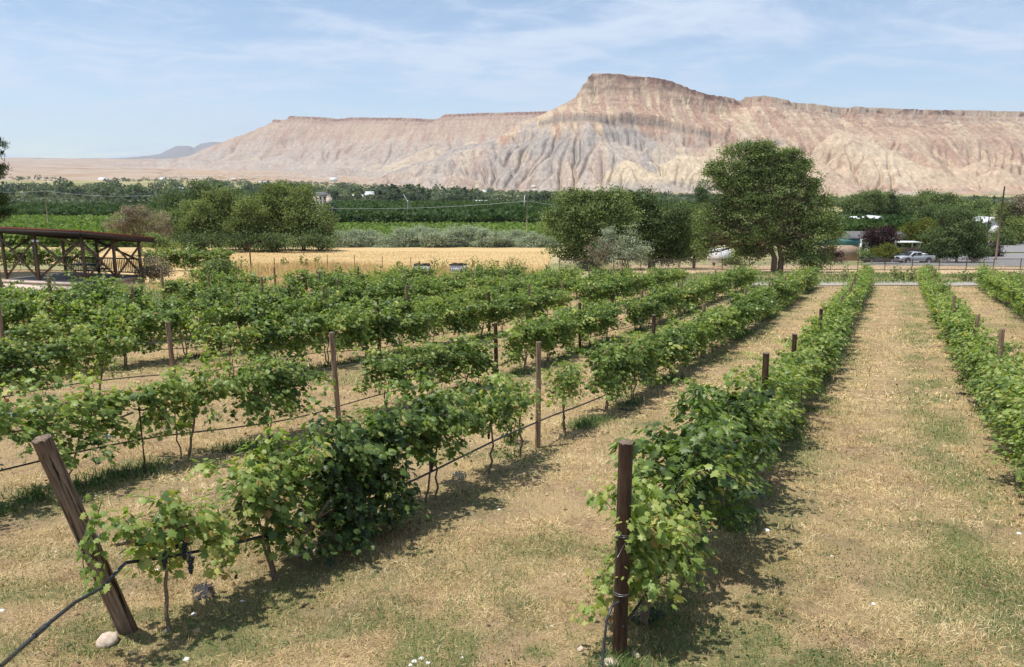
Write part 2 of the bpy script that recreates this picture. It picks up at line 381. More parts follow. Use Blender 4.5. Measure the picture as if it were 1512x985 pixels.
# rock colours by stratum (albedo)
def cmix(a, b, t): return a * (1 - t[..., None]) + np.asarray(b) * t[..., None]
rel = zrim - Hf; hp = Hf - plain
fr = np.clip(rel / np.maximum(zrim - plain, 1), 0, 1)
strk = fbm(MX / 16 + .4 * fbm(MX / 90, MY / 90, 2), MY / 240, 4)              # streaks down the slope
strk2 = fbm(MX / 40 + 7, MY / 420 + 2, 3)
pink = np.array([.40, .27, .205]); cream = np.array([.55, .455, .33]); grey = np.array([.42, .375, .34]); red = np.array([.13, .07, .055]); tan = np.array([.43, .33, .255])
col = np.broadcast_to(pink, MX.shape + (3,)).copy()
col = cmix(col, tan, sstep(.35, .65, strk2))
isL = (hL_ >= hG).astype(float)
col = cmix(col, cream, sstep(.52, .60, strk + .25 * (dep - .5) * 0 + .03 * isL) * sstep(.08, .14, fr) * (.85 - .3 * isL))
col = cmix(col, [.36, .29, .26], isL * .45)
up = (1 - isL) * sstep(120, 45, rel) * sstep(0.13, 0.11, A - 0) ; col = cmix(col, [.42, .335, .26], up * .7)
gl = sstep(.44 - .06 * isL, .56, fr + .16 * (strk2 - .5) * 2 + .05 * (strk - .5)) * sstep(.34, .16, A)
col = cmix(col, grey, gl * (.55 + .45 * sstep(.3, .7, strk2)) * (1 - .30 * isL * (1 - sstep(.6, .8, fr))))
col = cmix(col, [.345, .32, .305], gl * sstep(.56, .68, fbm(MX / 130, MY / 200, 3)) * (1 - isL) * .8)
ctop = cone_col * sstep(.25, .6, fbm(MX / 35, MY / 35, 3) + .25)
col = cmix(col, [.56, .475, .35], np.clip(ctop, 0, 1) * sstep(8, 55, hp) * .9)
col = cmix(col, [.37, .345, .325], np.clip(cone_col, 0, 1) * sstep(60, 15, hp) * .6 * (A < .3))
rr_ = sstep(.30, .36, A) * sstep(.1, .3, fr); col = cmix(col, [.45, .33, .25], rr_ * .35)
big = np.exp(-(((PXg - 1265 - (rel - 150) * .35) / 42) ** 2)) * sstep(120, 150, rel) * (hG > hL_); col = cmix(col, [.55, .47, .36], big * .7)
col = cmix(col, [.36, .25, .19], sstep(.62, .72, fbm(MX / 45 + 3, MY / 45, 4)) * sstep(.2, .3, A) * .7)
band = np.exp(-((rel - b0) / 13) ** 2) * (amp > 1); col = cmix(col, [.30, .255, .22], np.clip(band * 1.3, 0, 1) * sstep(.3, .6, fbm(MX / 20, MY / 40, 3) + .15))
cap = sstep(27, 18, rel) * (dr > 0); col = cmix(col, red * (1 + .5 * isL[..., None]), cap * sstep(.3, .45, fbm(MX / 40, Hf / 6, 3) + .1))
col = cmix(col, [.30, .19, .15], sstep(50, 40, rel) * sstep(30, 40, rel) * .5)
plat = (iG | iL).astype(float); col = cmix(col, [.33, .26, .20], plat)
rocky = sstep(.30, .36, A) * sstep(70, 45, rel) * (1 - isL); col = cmix(col, [.40, .36, .31], rocky * sstep(.55, .6, fbm(MX / 10, MY / 10, 2)) * .8)
fine = fbm(MX / 5, MY / 16, 3); col = col * (.86 + .28 * sstep(.25, .75, fine))[..., None]
col = col * (.965 + .07 * sstep(.3, .7, vnoise(Hf / 9.0 + .4 * vnoise(MX / 90, MY / 90), MX / 1500)))[..., None]
led = sstep(.66, .72, fbm(MX / 38 + 11, Hf / 7, 3)) * sstep(.02, .06, fr) * sstep(.5, .2, fr) * (hG > hL_); col = cmix(col, [.25, .17, .13], led * .7)
shr = sstep(.70, .74, fbm(MX / 9, MY / 12, 3)); col = cmix(col, [.14, .11, .08], shr * sstep(.22, .3, A) * .5 * sstep(.7, .2, fr))
base_c = cmix(np.broadcast_to([.45, .33, .235], MX.shape + (3,)).copy(), [.47, .41, .35], sstep(.48, .6, fbm(MX / 130, MY / 45, 4)))
base_c = cmix(base_c, [.22, .24, .12], sstep(.55, .65, fbm(MX / 300, MY / 120, 3)) * sstep(3000, 2700, MY) * .6)
col = cmix(col, np.array([1, 1, 1.]) * base_c, sstep(14, 3, hp)) if False else col * sstep(3, 14, hp)[..., None] + base_c * (1 - sstep(3, 14, hp))[..., None]
lay = sstep(.5, .62, vnoise(Hf / 4.6, MX / 900)) * sstep(95, 75, rel) * sstep(4, 12, rel) * sstep(.30, .24, A) * (1 - isL); col = cmix(col, [.24, .185, .14], lay * .9)
col = col * np.array([.85, .815, .775]); col *= (.93 + .14 * fbm(MX / 7, MY / 12, 2))[..., None]
t = NT('badland rock'); ca = t.attr('rock', 'Color'); ps = t.pos()
nz = t.noise(ps, .06, 7, .65); nf = t.noise(t.map(ps, (1, .25, .25)), .22, 5, .6)
cc_ = t.mix(.5, ca, t.ramp(nf, [(.3, (.35, .35, .35)), (.7, (.66, .65, .63))]), 'OVERLAY')
cc_ = t.mix(.35, cc_, t.ramp(nz, [(.35, (.35, .33, .33)), (.65, (.65, .66, .64))]), 'OVERLAY')
t.bsdf(cc_, .95, .1, 0.0, t.bump(t.math('ADD', nz, t.math('MULTIPLY', nf, .5)), .8, 9.0)); M_ROCK = t.m
idx = np.arange(NA * ND).reshape(ND, NA)
Fq = np.stack([idx[:-1, :-1], idx[:-1, 1:], idx[1:, 1:], idx[1:, :-1]], -1).reshape(-1, 4)
sel = ((Hf - plain) > 1.5).ravel()
fs = sel[Fq].any(1)
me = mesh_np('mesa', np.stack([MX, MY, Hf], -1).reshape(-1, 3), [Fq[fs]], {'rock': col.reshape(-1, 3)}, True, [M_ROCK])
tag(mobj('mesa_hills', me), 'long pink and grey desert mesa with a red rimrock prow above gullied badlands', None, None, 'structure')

# far blue hills on the left horizon
nx, ny = 220, 40
a2 = np.linspace(-0.9, -0.2, nx); d2 = np.linspace(10500, 15500, ny); A2, D2 = np.meshgrid(a2, d2); PX2 = 756 + F * A2 / COS
sk = np.interp(PX2, [-300, 0, 60, 150, 200, 225, 240, 255, 264, 284, 290, 300, 318, 335, 345, 480, 620], [238, 237, 236.5, 237, 234, 231, 227, 220, 215.5, 215, 218, 212, 209, 210, 213, 214, 216])
zs = np.vectorize(lambda y: -13000 * tn(y))(sk)
prof = np.clip((D2 - 10800) / 2200, 0, 1) ** .8
gg = ground_z(A2 * D2, D2); Z2 = gg - 20 + (zs - gg + 20) * prof + (fbm(A2 * D2 / 500, D2 / 700, 4) - .5) * 60 * prof * (1 - prof) * 3
i2 = np.arange(nx * ny).reshape(ny, nx); F2 = np.stack([i2[:-1, :-1], i2[:-1, 1:], i2[1:, 1:], i2[1:, :-1]], -1).reshape(-1, 4)
me = mesh_np('hills', np.stack([A2 * D2, D2, Z2], -1).reshape(-1, 3), [F2], {'rock': np.tile([.20, .195, .20], (nx * ny, 1))}, True, [M_ROCK])
tag(mobj('distant_hills', me), None, None, None, 'structure')

# ------------------------------------------------------------------ ground sheet
yy = np.concatenate([np.arange(-30, 2, 1.0), np.arange(2, 24, .2), np.arange(24, 70, .5), np.geomspace(70, 2500, 150), np.geomspace(2560, 30000, 70)])
ss = np.linspace(-1, 1, 260); ss = np.sign(ss) * np.abs(ss) ** 1.15
SS, YY = np.meshgrid(ss, yy); XX = SS * (np.maximum(YY, 0) * 1.15 + 14); ZZ = ground_z(XX, YY)
def green_mask(X, Y):
    """where the alley grass is green: strips beside the rows and patches"""
    c = X - .5 * Y
    per = np.array(ROWS); g = np.zeros(np.shape(X))
    for r in per:
        side = -1.05 if r == ROWS_R[0] else (.45 if r < 0 else -.2)
        g = np.maximum(g, np.exp(-((c - r - side) / .75) ** 2) * (.62 if r != ROWS_R[0] else .72))
    g = g * sstep(.30, .66, fbm(X * .9 + 3, Y * .6, 5, .65)) * 1.2
    g = np.maximum(g, sstep(.62, .78, fbm(X * .8, Y * .8 + 9, 3)) * .6)
    g = np.maximum(g, sstep(8.5, 5.2, Y) * sstep(.54, .66, fbm(X * 1.6 + 5, Y * 2.6, 4)) * .8)
    return np.clip(g, 0, 1)
ROWS_L = [-1.8, -5.55, -9.9, -14.8] + [-18.4 - 3.3 * i for i in range(8)]
ROWS_R = [2.2, 6.1, 9.8]; ROWS = ROWS_L + ROWS_R
gm = green_mask(XX, YY) * (YY < 57)
t = NT('vineyard ground'); ps = t.pos(); g_ = t.attr('green')
n1_ = t.noise(ps, 1.3, 6, .65); n2_ = t.noise(ps, 14, 6, .7); n3_ = t.noise(t.map(ps, (1, 1, 1)), 60, 4, .7)
soil = t.ramp(n2_, [(.3, (.18, .12, .068)), (.7, (.40, .285, .175))])
straw = t.ramp(n3_, [(.3, (.16, .105, .052)), (.5, (.39, .28, .148)), (.72, (.62, .48, .265))])
c_ = t.mix(t.val(n1_, .38, .58), soil, straw)
gr = t.ramp(n3_, [(.3, (.05, .08, .02)), (.7, (.17, .21, .07))])
c_ = t.mix(t.math('MULTIPLY', g_, .75), c_, gr)
t.bsdf(c_, .95, .1, 0.0, t.bump(t.math('ADD', n2_, t.math('MULTIPLY', n3_, .5)), .9, .04)); M_GROUND = t.m
t = NT('valley ground'); ps = t.pos(); n1_ = t.noise(ps, .012, 6, .6); n2_ = t.noise(t.map(ps, (.3, 1, 1)), .05, 5, .6)
c_ = t.mix(t.val(n1_, .42, .6), t.ramp(n2_, [(.3, (.13, .16, .06)), (.7, (.22, .23, .10))]), t.ramp(n2_, [(.3, (.30, .24, .13)), (.7, (.46, .36, .21))]))
t.bsdf(c_, .95, .1); M_VALLEY = t.m
t = NT('desert plain'); ps = t.pos(); n1_ = t.noise(t.map(ps, (.35, 1, 1)), .0022, 8, .65); n2_ = t.noise(t.map(ps, (.4, 1, 1)), .012, 6, .65)
c_ = t.mix(.5, t.ramp(n1_, [(.38, (.30, .17, .095)), (.48, (.33, .235, .155)), (.6, (.36, .30, .24))]), t.ramp(n2_, [(.35, (.22, .14, .085)), (.5, (.32, .245, .175)), (.62, (.52, .46, .38))]))
t.bsdf(c_, .95, .1); M_DESERT = t.m
nyy = len(yy); nss = len(ss); ig = np.arange(nyy * nss).reshape(nyy, nss)
Fg = np.stack([ig[:-1, :-1], ig[:-1, 1:], ig[1:, 1:], ig[1:, :-1]], -1).reshape(-1, 4)
cyy = YY.ravel()[Fg].mean(1); cxx = XX.ravel()[Fg].mean(1) / np.maximum(cyy, 1)
des = cyy > np.interp(cxx, [-.6, -.1, .1, .6], [2050, 2250, 2450, 2500])
mi = np.where(cyy < 60, 0, np.where(des, 2, 1))
me = mesh_np('ground', np.stack([XX, YY, ZZ], -1).reshape(-1, 3), [Fg], {'green': gm.ravel()}, True, [M_GROUND, M_VALLEY, M_DESERT], mi)
tag(mobj('ground', me), None, None, None, 'structure')

# ------------------------------------------------------------------ haze
hb = MB(); hb.box((0, 9500, 600), (40000, 21500, 1600))
t = NT('air haze'); v = t.n('ShaderNodeVolumePrincipled'); v.inputs['Color'].default_value = (.80, .88, 1, 1); v.inputs['Density'].default_value = 3.4e-5
v.inputs['Anisotropy'].default_value = .2; t.t.links.new(v.outputs[0], t.out.inputs['Volume'])
hz = hb.obj('haze', t.m); tag(hz, 'thin blue summer haze over the valley', 'haze', None, 'stuff')
# ------------------------------------------------------------------ foliage tools
TM5 = []; 
def lobed_leaf():
    pts = [(0, 0), (-.06, .30), (.20, .26), (.18, .52), (.46, .34), (.62, .50), (.70, .24), (1.0, 0), (.70, -.24), (.62, -.50), (.46, -.34), (.18, -.52), (.20, -.26), (-.06, -.30)]
    K = [(x, y, -.22 * abs(y) - .10 * x * x) for x, y in pts] + [(.35, 0, .03)]
    n = len(pts); return np.array(K), np.array([[n, i, (i + 1) % n] for i in range(n)])
LEAF_T, LEAF_F = lobed_leaf()
KITE_T = np.array([(0, 0, 0), (.35, .42, -.10), (1, 0, -.05), (.35, -.42, -.10)]); KITE_F = np.array([[0, 2, 1], [0, 3, 2]])
HEX_T = np.array([(0, 0, 0), (.1, .36, -.08), (.6, .44, -.12), (1, 0, -.08), (.6, -.44, -.12), (.1, -.36, -.08)]); HEX_F = np.array([[0, 2, 1], [0, 3, 2], [0, 4, 3], [0, 5, 4]])
def rnd_dirs(r, n, up=0.0):
    v = r.normal(size=(n, 3)); v[:, 2] += up; return v / np.linalg.norm(v, axis=1)[:, None]

VG = [(0.0, (.022, .042, .014)), (.22, (.055, .095, .026)), (.45, (.135, .205, .046)), (.66, (.25, .33, .08)), (.84, (.38, .42, .13)), (.94, (.52, .47, .15)), (1.0, (.32, .17, .06))]
M_VINE = leaf_mat('vine leaf', VG, .44, .45, .40)
t = NT('vine bark'); co = t.coord(); nz = t.noise(t.map(co, (1, 1, .25)), 60, 5, .7)
t.bsdf(t.ramp(nz, [(.3, (.09, .06, .04)), (.7, (.30, .22, .155))]), .95, .1, 0.0, t.bump(nz, .9, .01)); M_BARK = t.m
t = NT('post wood'); co = t.coord(); w1 = t.noise(t.map(co, (1, 1, .06)), 28, 7, .75); w2 = t.noise(co, 3.5, 4, .6)
c_ = t.ramp(w1, [(.38, (.02, .011, .007)), (.46, (.15, .088, .052)), (.58, (.26, .165, .105)), (.74, (.44, .32, .22))])
c_ = t.mix(t.val(w2, .35, .7, 0, .6), c_, t.ramp(w1, [(.3, (.12, .09, .07)), (.7, (.38, .29, .22))]))
cr = t.noise(t.map(co, (1, 1, .035)), 46, 3, .5, .6); c_ = t.mix(t.val(cr, .40, .36), c_, (.015, .010, .008))
gy = t.noise(t.map(co, (1, 1, .3)), 6, 4, .6); c_ = t.mix(t.val(gy, .55, .75, 0, .55), c_, (.30, .27, .235))
t.bsdf(c_, .85, .2, 0.0, t.bump(t.math('ADD', w1, t.val(cr, .36, .42)), 1.0, .015)); M_POST = t.m
t = NT('pale post wood'); co = t.coord(); w1 = t.noise(t.map(co, (1, 1, .06)), 30, 7, .75); cr = t.noise(t.map(co, (1, 1, .035)), 50, 3, .5, .6)
c_ = t.mix(t.val(cr, .40, .36), t.ramp(w1, [(.36, (.10, .065, .042)), (.5, (.26, .175, .115)), (.68, (.42, .315, .225))]), (.03, .02, .015))
t.bsdf(c_, .9, .15, 0.0, t.bump(w1, 1.0, .012)); M_POSTL = t.m
t = NT('dark post wood'); co = t.coord(); w1 = t.noise(t.map(co, (1, 1, .05)), 30, 7, .75); w2 = t.noise(t.map(co, (1, 1, .35)), 4.5, 5, .65)
c_ = t.ramp(w1, [(.28, (.008, .004, .003)), (.5, (.038, .017, .009)), (.74, (.11, .055, .03))])
c_ = t.mix(t.val(w2, .5, .68, 0, .8), c_, t.ramp(w1, [(.3, (.05, .027, .016)), (.7, (.19, .11, .065))]))
t.bsdf(c_, .6, .35, 0.0, t.bump(w1, 1.0, .012)); M_POSTD = t.m
t = NT('end grain'); co = t.coord(); nz = t.noise(co, 40, 5, .7); t.bsdf(t.ramp(nz, [(.3, (.08, .055, .04)), (.7, (.28, .21, .16))]), .95, .1, 0.0, t.bump(nz, 1.0, .01)); M_GRAIN = t.m
M_HOSE = plain_mat('black poly hose', (.012, .013, .016), (.05, .052, .058), 30, .38, .5)
M_WIRE = plain_mat('galvanized wire', (.20, .20, .20), (.36, .36, .36), 40, .45, .5, .8)
M_GRAPE = plain_mat('dark grape skin', (.008, .007, .012), (.035, .030, .045), 60, .45, .4)
M_ROCKS = plain_mat('field stone', (.36, .27, .20), (.66, .55, .45), 14, .9, .2, 0, .5, .01)
M_WHITE = plain_mat('white pebble', (.62, .60, .57), (.85, .83, .80), 30, .8, .3)
M_PLASTIC = plain_mat('black plastic film', (.010, .010, .011), (.035, .034, .034), 30, .55, .3, 0, .6, .02)
M_BLUEPL = plain_mat('blue grey plastic', (.22, .27, .32), (.33, .38, .43), 20, .4, .5)
M_TEAL = plain_mat('teal tape', (.02, .22, .20), (.03, .30, .27), 20, .5, .5)

def vine_foliage(seed, top=1.45, low=.60, width=.42, length=.95, nsh=34, per=34, size=.095, detail=True, base_tint=.45, yellow=.05, dens_low=.25):
    """leaves of one vine; x runs along the row, shoots leave a cordon at .85 m, rise and droop"""
    r = np.random.default_rng(seed); P = []; T = []; N = []; S = []; TI = []
    stems = []
    for k in range(nsh):
        x0 = r.uniform(-length, length) * .85; z0 = .85 + r.normal() * .04
        ang = r.uniform(0, 2 * math.pi); out = r.uniform(.15, 1.0)
        hang = r.random() < dens_low; tall = r.random() < .20
        d = np.array([math.cos(ang) * .55 + x0 * .35, math.sin(ang) * out * .95, (-.35 if hang else r.uniform(.6, 1.5))]); d /= np.linalg.norm(d)
        if tall and not hang: d = np.array([r.normal() * .3, r.normal() * .25, 1.0])
        L = (1.25 if tall else 1.0) * r.uniform(.35, 1.0) * ((top - .85) / .6) * .95 if not hang else r.uniform(.2, .6) * max(.3, (.85 - low) / .35)
        n = max(5, int(per * L)); p = np.array([x0, r.normal() * .03, z0]); st = L / n; path = [p.copy()]
        clump = r.normal() * .10
        for i in range(n):
            d = d + np.array([r.normal() * .06, r.normal() * .06, -.050 * (1 + i / n)]) ; d /= np.linalg.norm(d)
            p = p + d * st; p[1] = np.clip(p[1], -width * 1.12, width * 1.12)
            if p[2] < low: p[2] = low + r.uniform(0, .1)
            path.append(p.copy())
            for q in range(3 if r.random() < .45 else 2):
                az = r.uniform(0, 2 * math.pi); o = np.array([math.cos(az), math.sin(az) * 1.1, r.uniform(-.35, .6)]); pet = r.uniform(.03, .12)
                lp = p + o * pet; P.append(lp); tdir = o + np.array([0, 0, -.75]) + r.normal(size=3) * .3; T.append(tdir)
                nn = np.array([o[0] * .5 + lp[0] * .15, np.sign(lp[1] + 1e-6) * .55 + o[1] * .5, .85]) + r.normal(size=3) * .38; N.append(nn)
                S.append(size * .86 * r.uniform(.42, 1.35) * (1.0 if i < n * .8 else .65))
                tt = base_tint + clump + r.normal() * .11 + (.10 if i > n * .75 else 0)
                if r.random() < yellow: tt = r.uniform(.8, 1.0)
                TI.append(tt)
        stems.append(np.array(path))
    m = MB(); tm, tf = (LEAF_T, LEAF_F) if detail == True else ((HEX_T, HEX_F) if detail == 1.5 else (KITE_T, KITE_F))
    m.leaves(tm, tf, np.array(P), np.array(T), np.array(N), np.array(S), np.clip(TI, 0, 1)); return m, stems
def vine_wood(seed, stems, length=.95, fine=True, n=2, lean=0.0):
    r = np.random.default_rng(seed + 900); m = MB()
    for k in range(n):
        bx = r.uniform(-.12, .12); tx = bx + r.uniform(-.25, .25) + lean; pts = []
        for i in range(9):
            u = i / 8; pts.append((bx + (tx - bx) * u + r.normal() * .015, r.normal() * .014 + (k - .5) * .05 * (1 - u), -.06 + u * .92))
        m.tube(pts, np.linspace(.019, .010, 9) * r.uniform(.7, 1.15), 7)
    cord = [(x, r.normal() * .012, .84 + r.normal() * .012) for x in np.linspace(-length, length, 12)]
    m.tube(cord, .013, 6)
    if fine:
        for s_ in stems[::1]:
            if len(s_) > 4: m.tube(s_[::3], np.linspace(.0045, .002, len(s_[::3])), 4, caps=False)
    return m
_gs = None
def grapes(seed, n=46, L=.17, R=.05):
    r = np.random.default_rng(seed); m = MB()
    ico_v = []; ph = (1 + 5 ** .5) / 2
    for a_, b_ in ((1, ph),):
        for s1 in (-1, 1):
            for s2 in (-1, 1): ico_v += [(0, s1 * a_, s2 * b_), (s1 * a_, s2 * b_, 0), (s2 * b_, 0, s1 * a_)]
    V = np.array(ico_v, float); V /= np.linalg.norm(V[0]); 
    Fs = [(i, j, k) for i in range(12) for j in range(i + 1, 12) for k in range(j + 1, 12) if max(np.linalg.norm(V[i] - V[j]), np.linalg.norm(V[j] - V[k]), np.linalg.norm(V[i] - V[k])) < 1.1]
    Fs = [f if np.dot(np.cross(V[f[1]] - V[f[0]], V[f[2]] - V[f[0]]), V[f[0]]) > 0 else (f[0], f[2], f[1]) for f in Fs]
    # one subdivision
    V = list(map(tuple, V)); nf = []; cache = {}
    def mid(i, j):
        k_ = (min(i, j), max(i, j))
        if k_ not in cache:
            q = (np.array(V[i]) + np.array(V[j])); q /= np.linalg.norm(q); V.append(tuple(q)); cache[k_] = len(V) - 1
        return cache[k_]
    for f in Fs:
        a_, b_, c_ = mid(f[0], f[1]), mid(f[1], f[2]), mid(f[2], f[0]); nf += [(f[0], a_, c_), (f[1], b_, a_), (f[2], c_, b_), (a_, b_, c_)]
    V = np.array(V); nf = np.array(nf)
    for i in range(n):
        u = r.random() ** .7; a_ = r.uniform(0, 6.28); rr = R * .75 * (1 - u * .75) * r.uniform(.1, 1)
        m.add(V * r.uniform(.0085, .0115) + np.array([math.cos(a_) * rr, math.sin(a_) * rr, -u * L]), [nf])
    m.tube([(0, 0, .05), (0, 0, -.02)], .003, 5)
    return m.mesh('grape_cluster', M_GRAPE, True)
GR = [grapes(1), grapes(2, 60, .20, .055), grapes(3, 30, .13, .04)]

def make_vine(seed, label, group, wood=2, fine=True, grape=0, lean=0.0, **kw):
    th = thing('grapevine', label, 'grapevine', group=group)
    m, stems = vine_foliage(seed, **kw); m.obj('foliage', M_VINE, th)
    vine_wood(seed, stems, kw.get('length', .95), fine, wood, lean).obj('trunk', M_BARK, th, True)
    r = np.random.default_rng(seed + 5)
    for g in range(grape):
        o = mobj('grape_cluster', GR[g % 3], th, (r.uniform(-.6, .6) * kw.get('length', .8), -r.choice([-1, 1]) * r.uniform(.10, .3), r.uniform(.62, .84)))
    return th
ROWDIR = np.array([.5, 1.0]) / math.hypot(.5, 1); ROWANG = math.atan2(ROWDIR[1], ROWDIR[0])
def row_pt(c, D): return np.array([.5 * D + c, D, gz(.5 * D + c, D)])
def row_slope(c, D): return math.atan2(gz(.5 * (D + .5) + c, D + .5) - gz(.5 * (D - .5) + c, D - .5), 1.118)
def put(o, c, D, flip=False, s=(1, 1, 1), off=0.0, rz=0.0):
    q = row_pt(c, D); o.location = (q[0] + ROWDIR[1] * off, q[1] - ROWDIR[0] * off, q[2])
    o.rotation_euler = (0, -row_slope(c, D) * (-1 if flip else 1), ROWANG + (math.pi if flip else 0) + rz); o.scale = s

ORD = ['first', 'second', 'third', 'fourth', 'fifth', 'sixth', 'seventh', 'eighth', 'ninth', 'tenth', 'eleventh', 'twelfth', 'thirteenth', 'fourteenth', 'fifteenth', 'sixteenth', 'seventeenth', 'eighteenth',
       'nineteenth', 'twentieth', 'twenty-first', 'twenty-second', 'twenty-third', 'twenty-fourth', 'twenty-fifth', 'twenty-sixth', 'twenty-seventh', 'twenty-eighth', 'twenty-ninth', 'thirtieth', 'thirty-first', 'thirty-second', 'thirty-third', 'thirty-fourth', 'thirty-fifth', 'thirty-sixth']
def row_phrase(c):
    if c == ROWS_L[0]: return 'the row starting at the upright dark end post'
    if c == ROWS_L[1]: return 'the row starting at the leaning end post'
    if c in ROWS_L: return 'the %s row behind the leaning end post' % ORD[ROWS_L.index(c) - 2]
    return 'the %s row right of the wide bare alley' % ORD[ROWS_R.index(c)]

# near vines, one by one: row, distance, seed, options
near = [
 (0, 5.85, 11, dict(top=1.34, low=.30, width=.60, length=.62, nsh=40, per=34, size=.088, base_tint=.64, yellow=.07, dens_low=.5), 2, 2, 'yellow green grapevine drooping beside the upright dark end post'),
 (0, 7.15, 12, dict(top=1.62, low=.42, width=.50, length=.7, nsh=50, per=36, size=.105, base_tint=.34, yellow=.01, dens_low=.35), 2, 0, 'tall dark green grapevine, second in the row from the upright dark end post'),
 (0, 8.7, 13, dict(top=1.60, low=.30, width=.56, length=.8, nsh=54, per=36, size=.10, base_tint=.42, yellow=.02, dens_low=.4), 2, 0, 'bushy grapevine spilling towards the alley, third from the upright dark end post'),
 (1, 5.62, 21, dict(top=1.10, low=.40, width=.22, length=.52, nsh=26, per=32, size=.088, base_tint=.60, yellow=.20, dens_low=.5), 1, 4, 'yellowing grapevine with dark grape clusters touching the leaning end post'),
 (1, 6.62, 22, dict(top=1.40, low=.34, width=.24, length=.46, nsh=32, per=32, size=.092, base_tint=.50, yellow=.14, dens_low=.45), 2, 4, 'thin-stemmed grapevine with browning leaves, second from the leaning end post'),
 (1, 7.75, 23, dict(top=1.52, low=.16, width=.46, length=.68, nsh=74, per=36, size=.098, base_tint=.30, yellow=.03, dens_low=.55), 1, 4, 'dense dark grapevine reaching the ground with a big grape cluster near its top'),
 (1, 9.05, 24, dict(top=1.50, low=.55, width=.42, length=.62, nsh=42, per=36, size=.095, base_tint=.40, yellow=.03, dens_low=.35), 2, 1, 'broad green grapevine over a metal stake, fourth from the leaning end post'),
 (1, 10.35, 25, dict(top=1.42, low=.62, width=.36, length=.60, nsh=36, per=34, size=.09, base_tint=.50, yellow=.06, dens_low=.3), 1, 1, 'grapevine with light green leaves, fifth from the leaning end post'),
 (1, 11.3, 26, dict(top=1.15, low=.66, width=.25, length=.50, nsh=18, per=30, size=.08, base_tint=.62, yellow=.2, dens_low=.3), 1, 0, 'sparse yellow-green grapevine just left of the pale square trellis post'),
 (1, 12.9, 27, dict(top=1.26, low=.62, width=.32, length=.66, nsh=36, per=32, size=.08, base_tint=.56, yellow=.08, dens_low=.3), 2, 0, 'small round grapevine on two thin stems just right of the pale square trellis post'),
]
for (ri, D, seed, kw, wd, gp, lab) in near:
    v = make_vine(seed, lab, 'grapevines in trellised rows', wd, True, gp, **kw); put(v, ROWS_L[ri], D)
# prototypes
protoA = []; protoB = []; protoC = []
PW = [dict(top=1.36, low=.45, width=.40, length=.85, nsh=46, base_tint=.44, yellow=.03), dict(top=1.35, low=.62, width=.36, length=.9, nsh=42, base_tint=.52, yellow=.06), dict(top=1.42, low=.45, width=.46, length=.84, nsh=56, base_tint=.44, yellow=.01),
      dict(top=1.25, low=.66, width=.34, length=.85, nsh=36, base_tint=.56, yellow=.08), dict(top=1.36, low=.58, width=.42, length=.88, nsh=46, base_tint=.46, yellow=.03), dict(top=1.40, low=.50, width=.42, length=.84, nsh=46, base_tint=.42, yellow=.02)]
for i, kw in enumerate(PW):
    kw4 = dict(kw); kw4['nsh'] = int(kw['nsh'] * 1.02); kw4['width'] = .44; kw4['low'] = .42; kw4['length'] = .88
    protoA.append(make_vine(40 + i, 'x', 'grapevines in trellised rows', 2, True, 0, per=32, size=.090, dens_low=.42, **kw4))
    kw3 = dict(kw); kw3['nsh'] = int(kw['nsh'] * 1.3); kw3['width'] = .5; kw3['length'] = .95; kw3['low'] = .35; kw3['top'] += .08
    protoB.append(make_vine(60 + i, 'x', 'grapevines in trellised rows', 2, False, 0, per=26, size=.108, detail=1.5, dens_low=.42, **kw3))
    kw2 = dict(kw); kw2['nsh'] = int(kw['nsh'] * 1.25); kw2['width'] = .55; kw2['length'] = 1.0; kw2['low'] = .3; kw2['top'] += .12
    protoC.append(make_vine(80 + i, 'x', 'grapevines in trellised rows', 1, False, 0, per=19, size=.15, detail=False, dens_low=.42, **kw2))
# hedge-like prototypes of the alley rows
for i in range(3):
    kw = dict(top=1.38, low=.30, width=.40, length=.95, nsh=56, base_tint=.52 + .03 * i, yellow=.02, dens_low=.5)
    protoA.append(make_vine(140 + i, 'x', 'grapevines in trellised rows', 2, True, 0, per=32, size=.088, **kw))
    protoB.append(make_vine(160 + i, 'x', 'grapevines in trellised rows', 2, False, 0, per=26, size=.105, detail=1.5, **kw))
    kw2 = dict(kw); kw2['nsh'] = 50
    protoC.append(make_vine(180 + i, 'x', 'grapevines in trellised rows', 1, False, 0, per=19, size=.145, detail=False, **kw2))
used = set()
CLEAR = [(2, 499), (2, 733), (3, 260), (4, 10)]
def dlimit(q):
    return np.interp(756 + F * q[0] / (q[1] * COS - q[2] * SIN), [0, 200, 350, 450, 600, 800, 1000], [26.8, 27.8, 34.5, 39.5, 46, 52, 53])
def in_view(q, top=1.5, mar=40):
    zc = q[1] * COS - q[2] * SIN
    if zc < .5: return False
    px = 756 + F * q[0] / zc; z2 = q[2] + top; zc2 = q[1] * COS - z2 * SIN
    up = q[1] * SIN + z2 * COS; py = 492.5 - F * up / zc2
    m = mar + 1.2 * F / zc
    return -m < px < 1512 + m and py < 1020
def proto_place(lst, k, c, D, label, rr):
    p = lst[k]; fl = bool(rr.random() < .5); sx = rr.uniform(.9, 1.15); sz = rr.uniform(.84, 1.08)
    if id(p) not in used: used.add(id(p)); o = p; o['label'] = label
    else: o = dup(p, (0, 0, 0), 0, label)
    put(o, c, D, fl, (sx, rr.uniform(.9, 1.15), sz)); return o
rr = np.random.default_rng(55)
DEND = {c: 53.0 for c in ROWS}
vine_pos = []
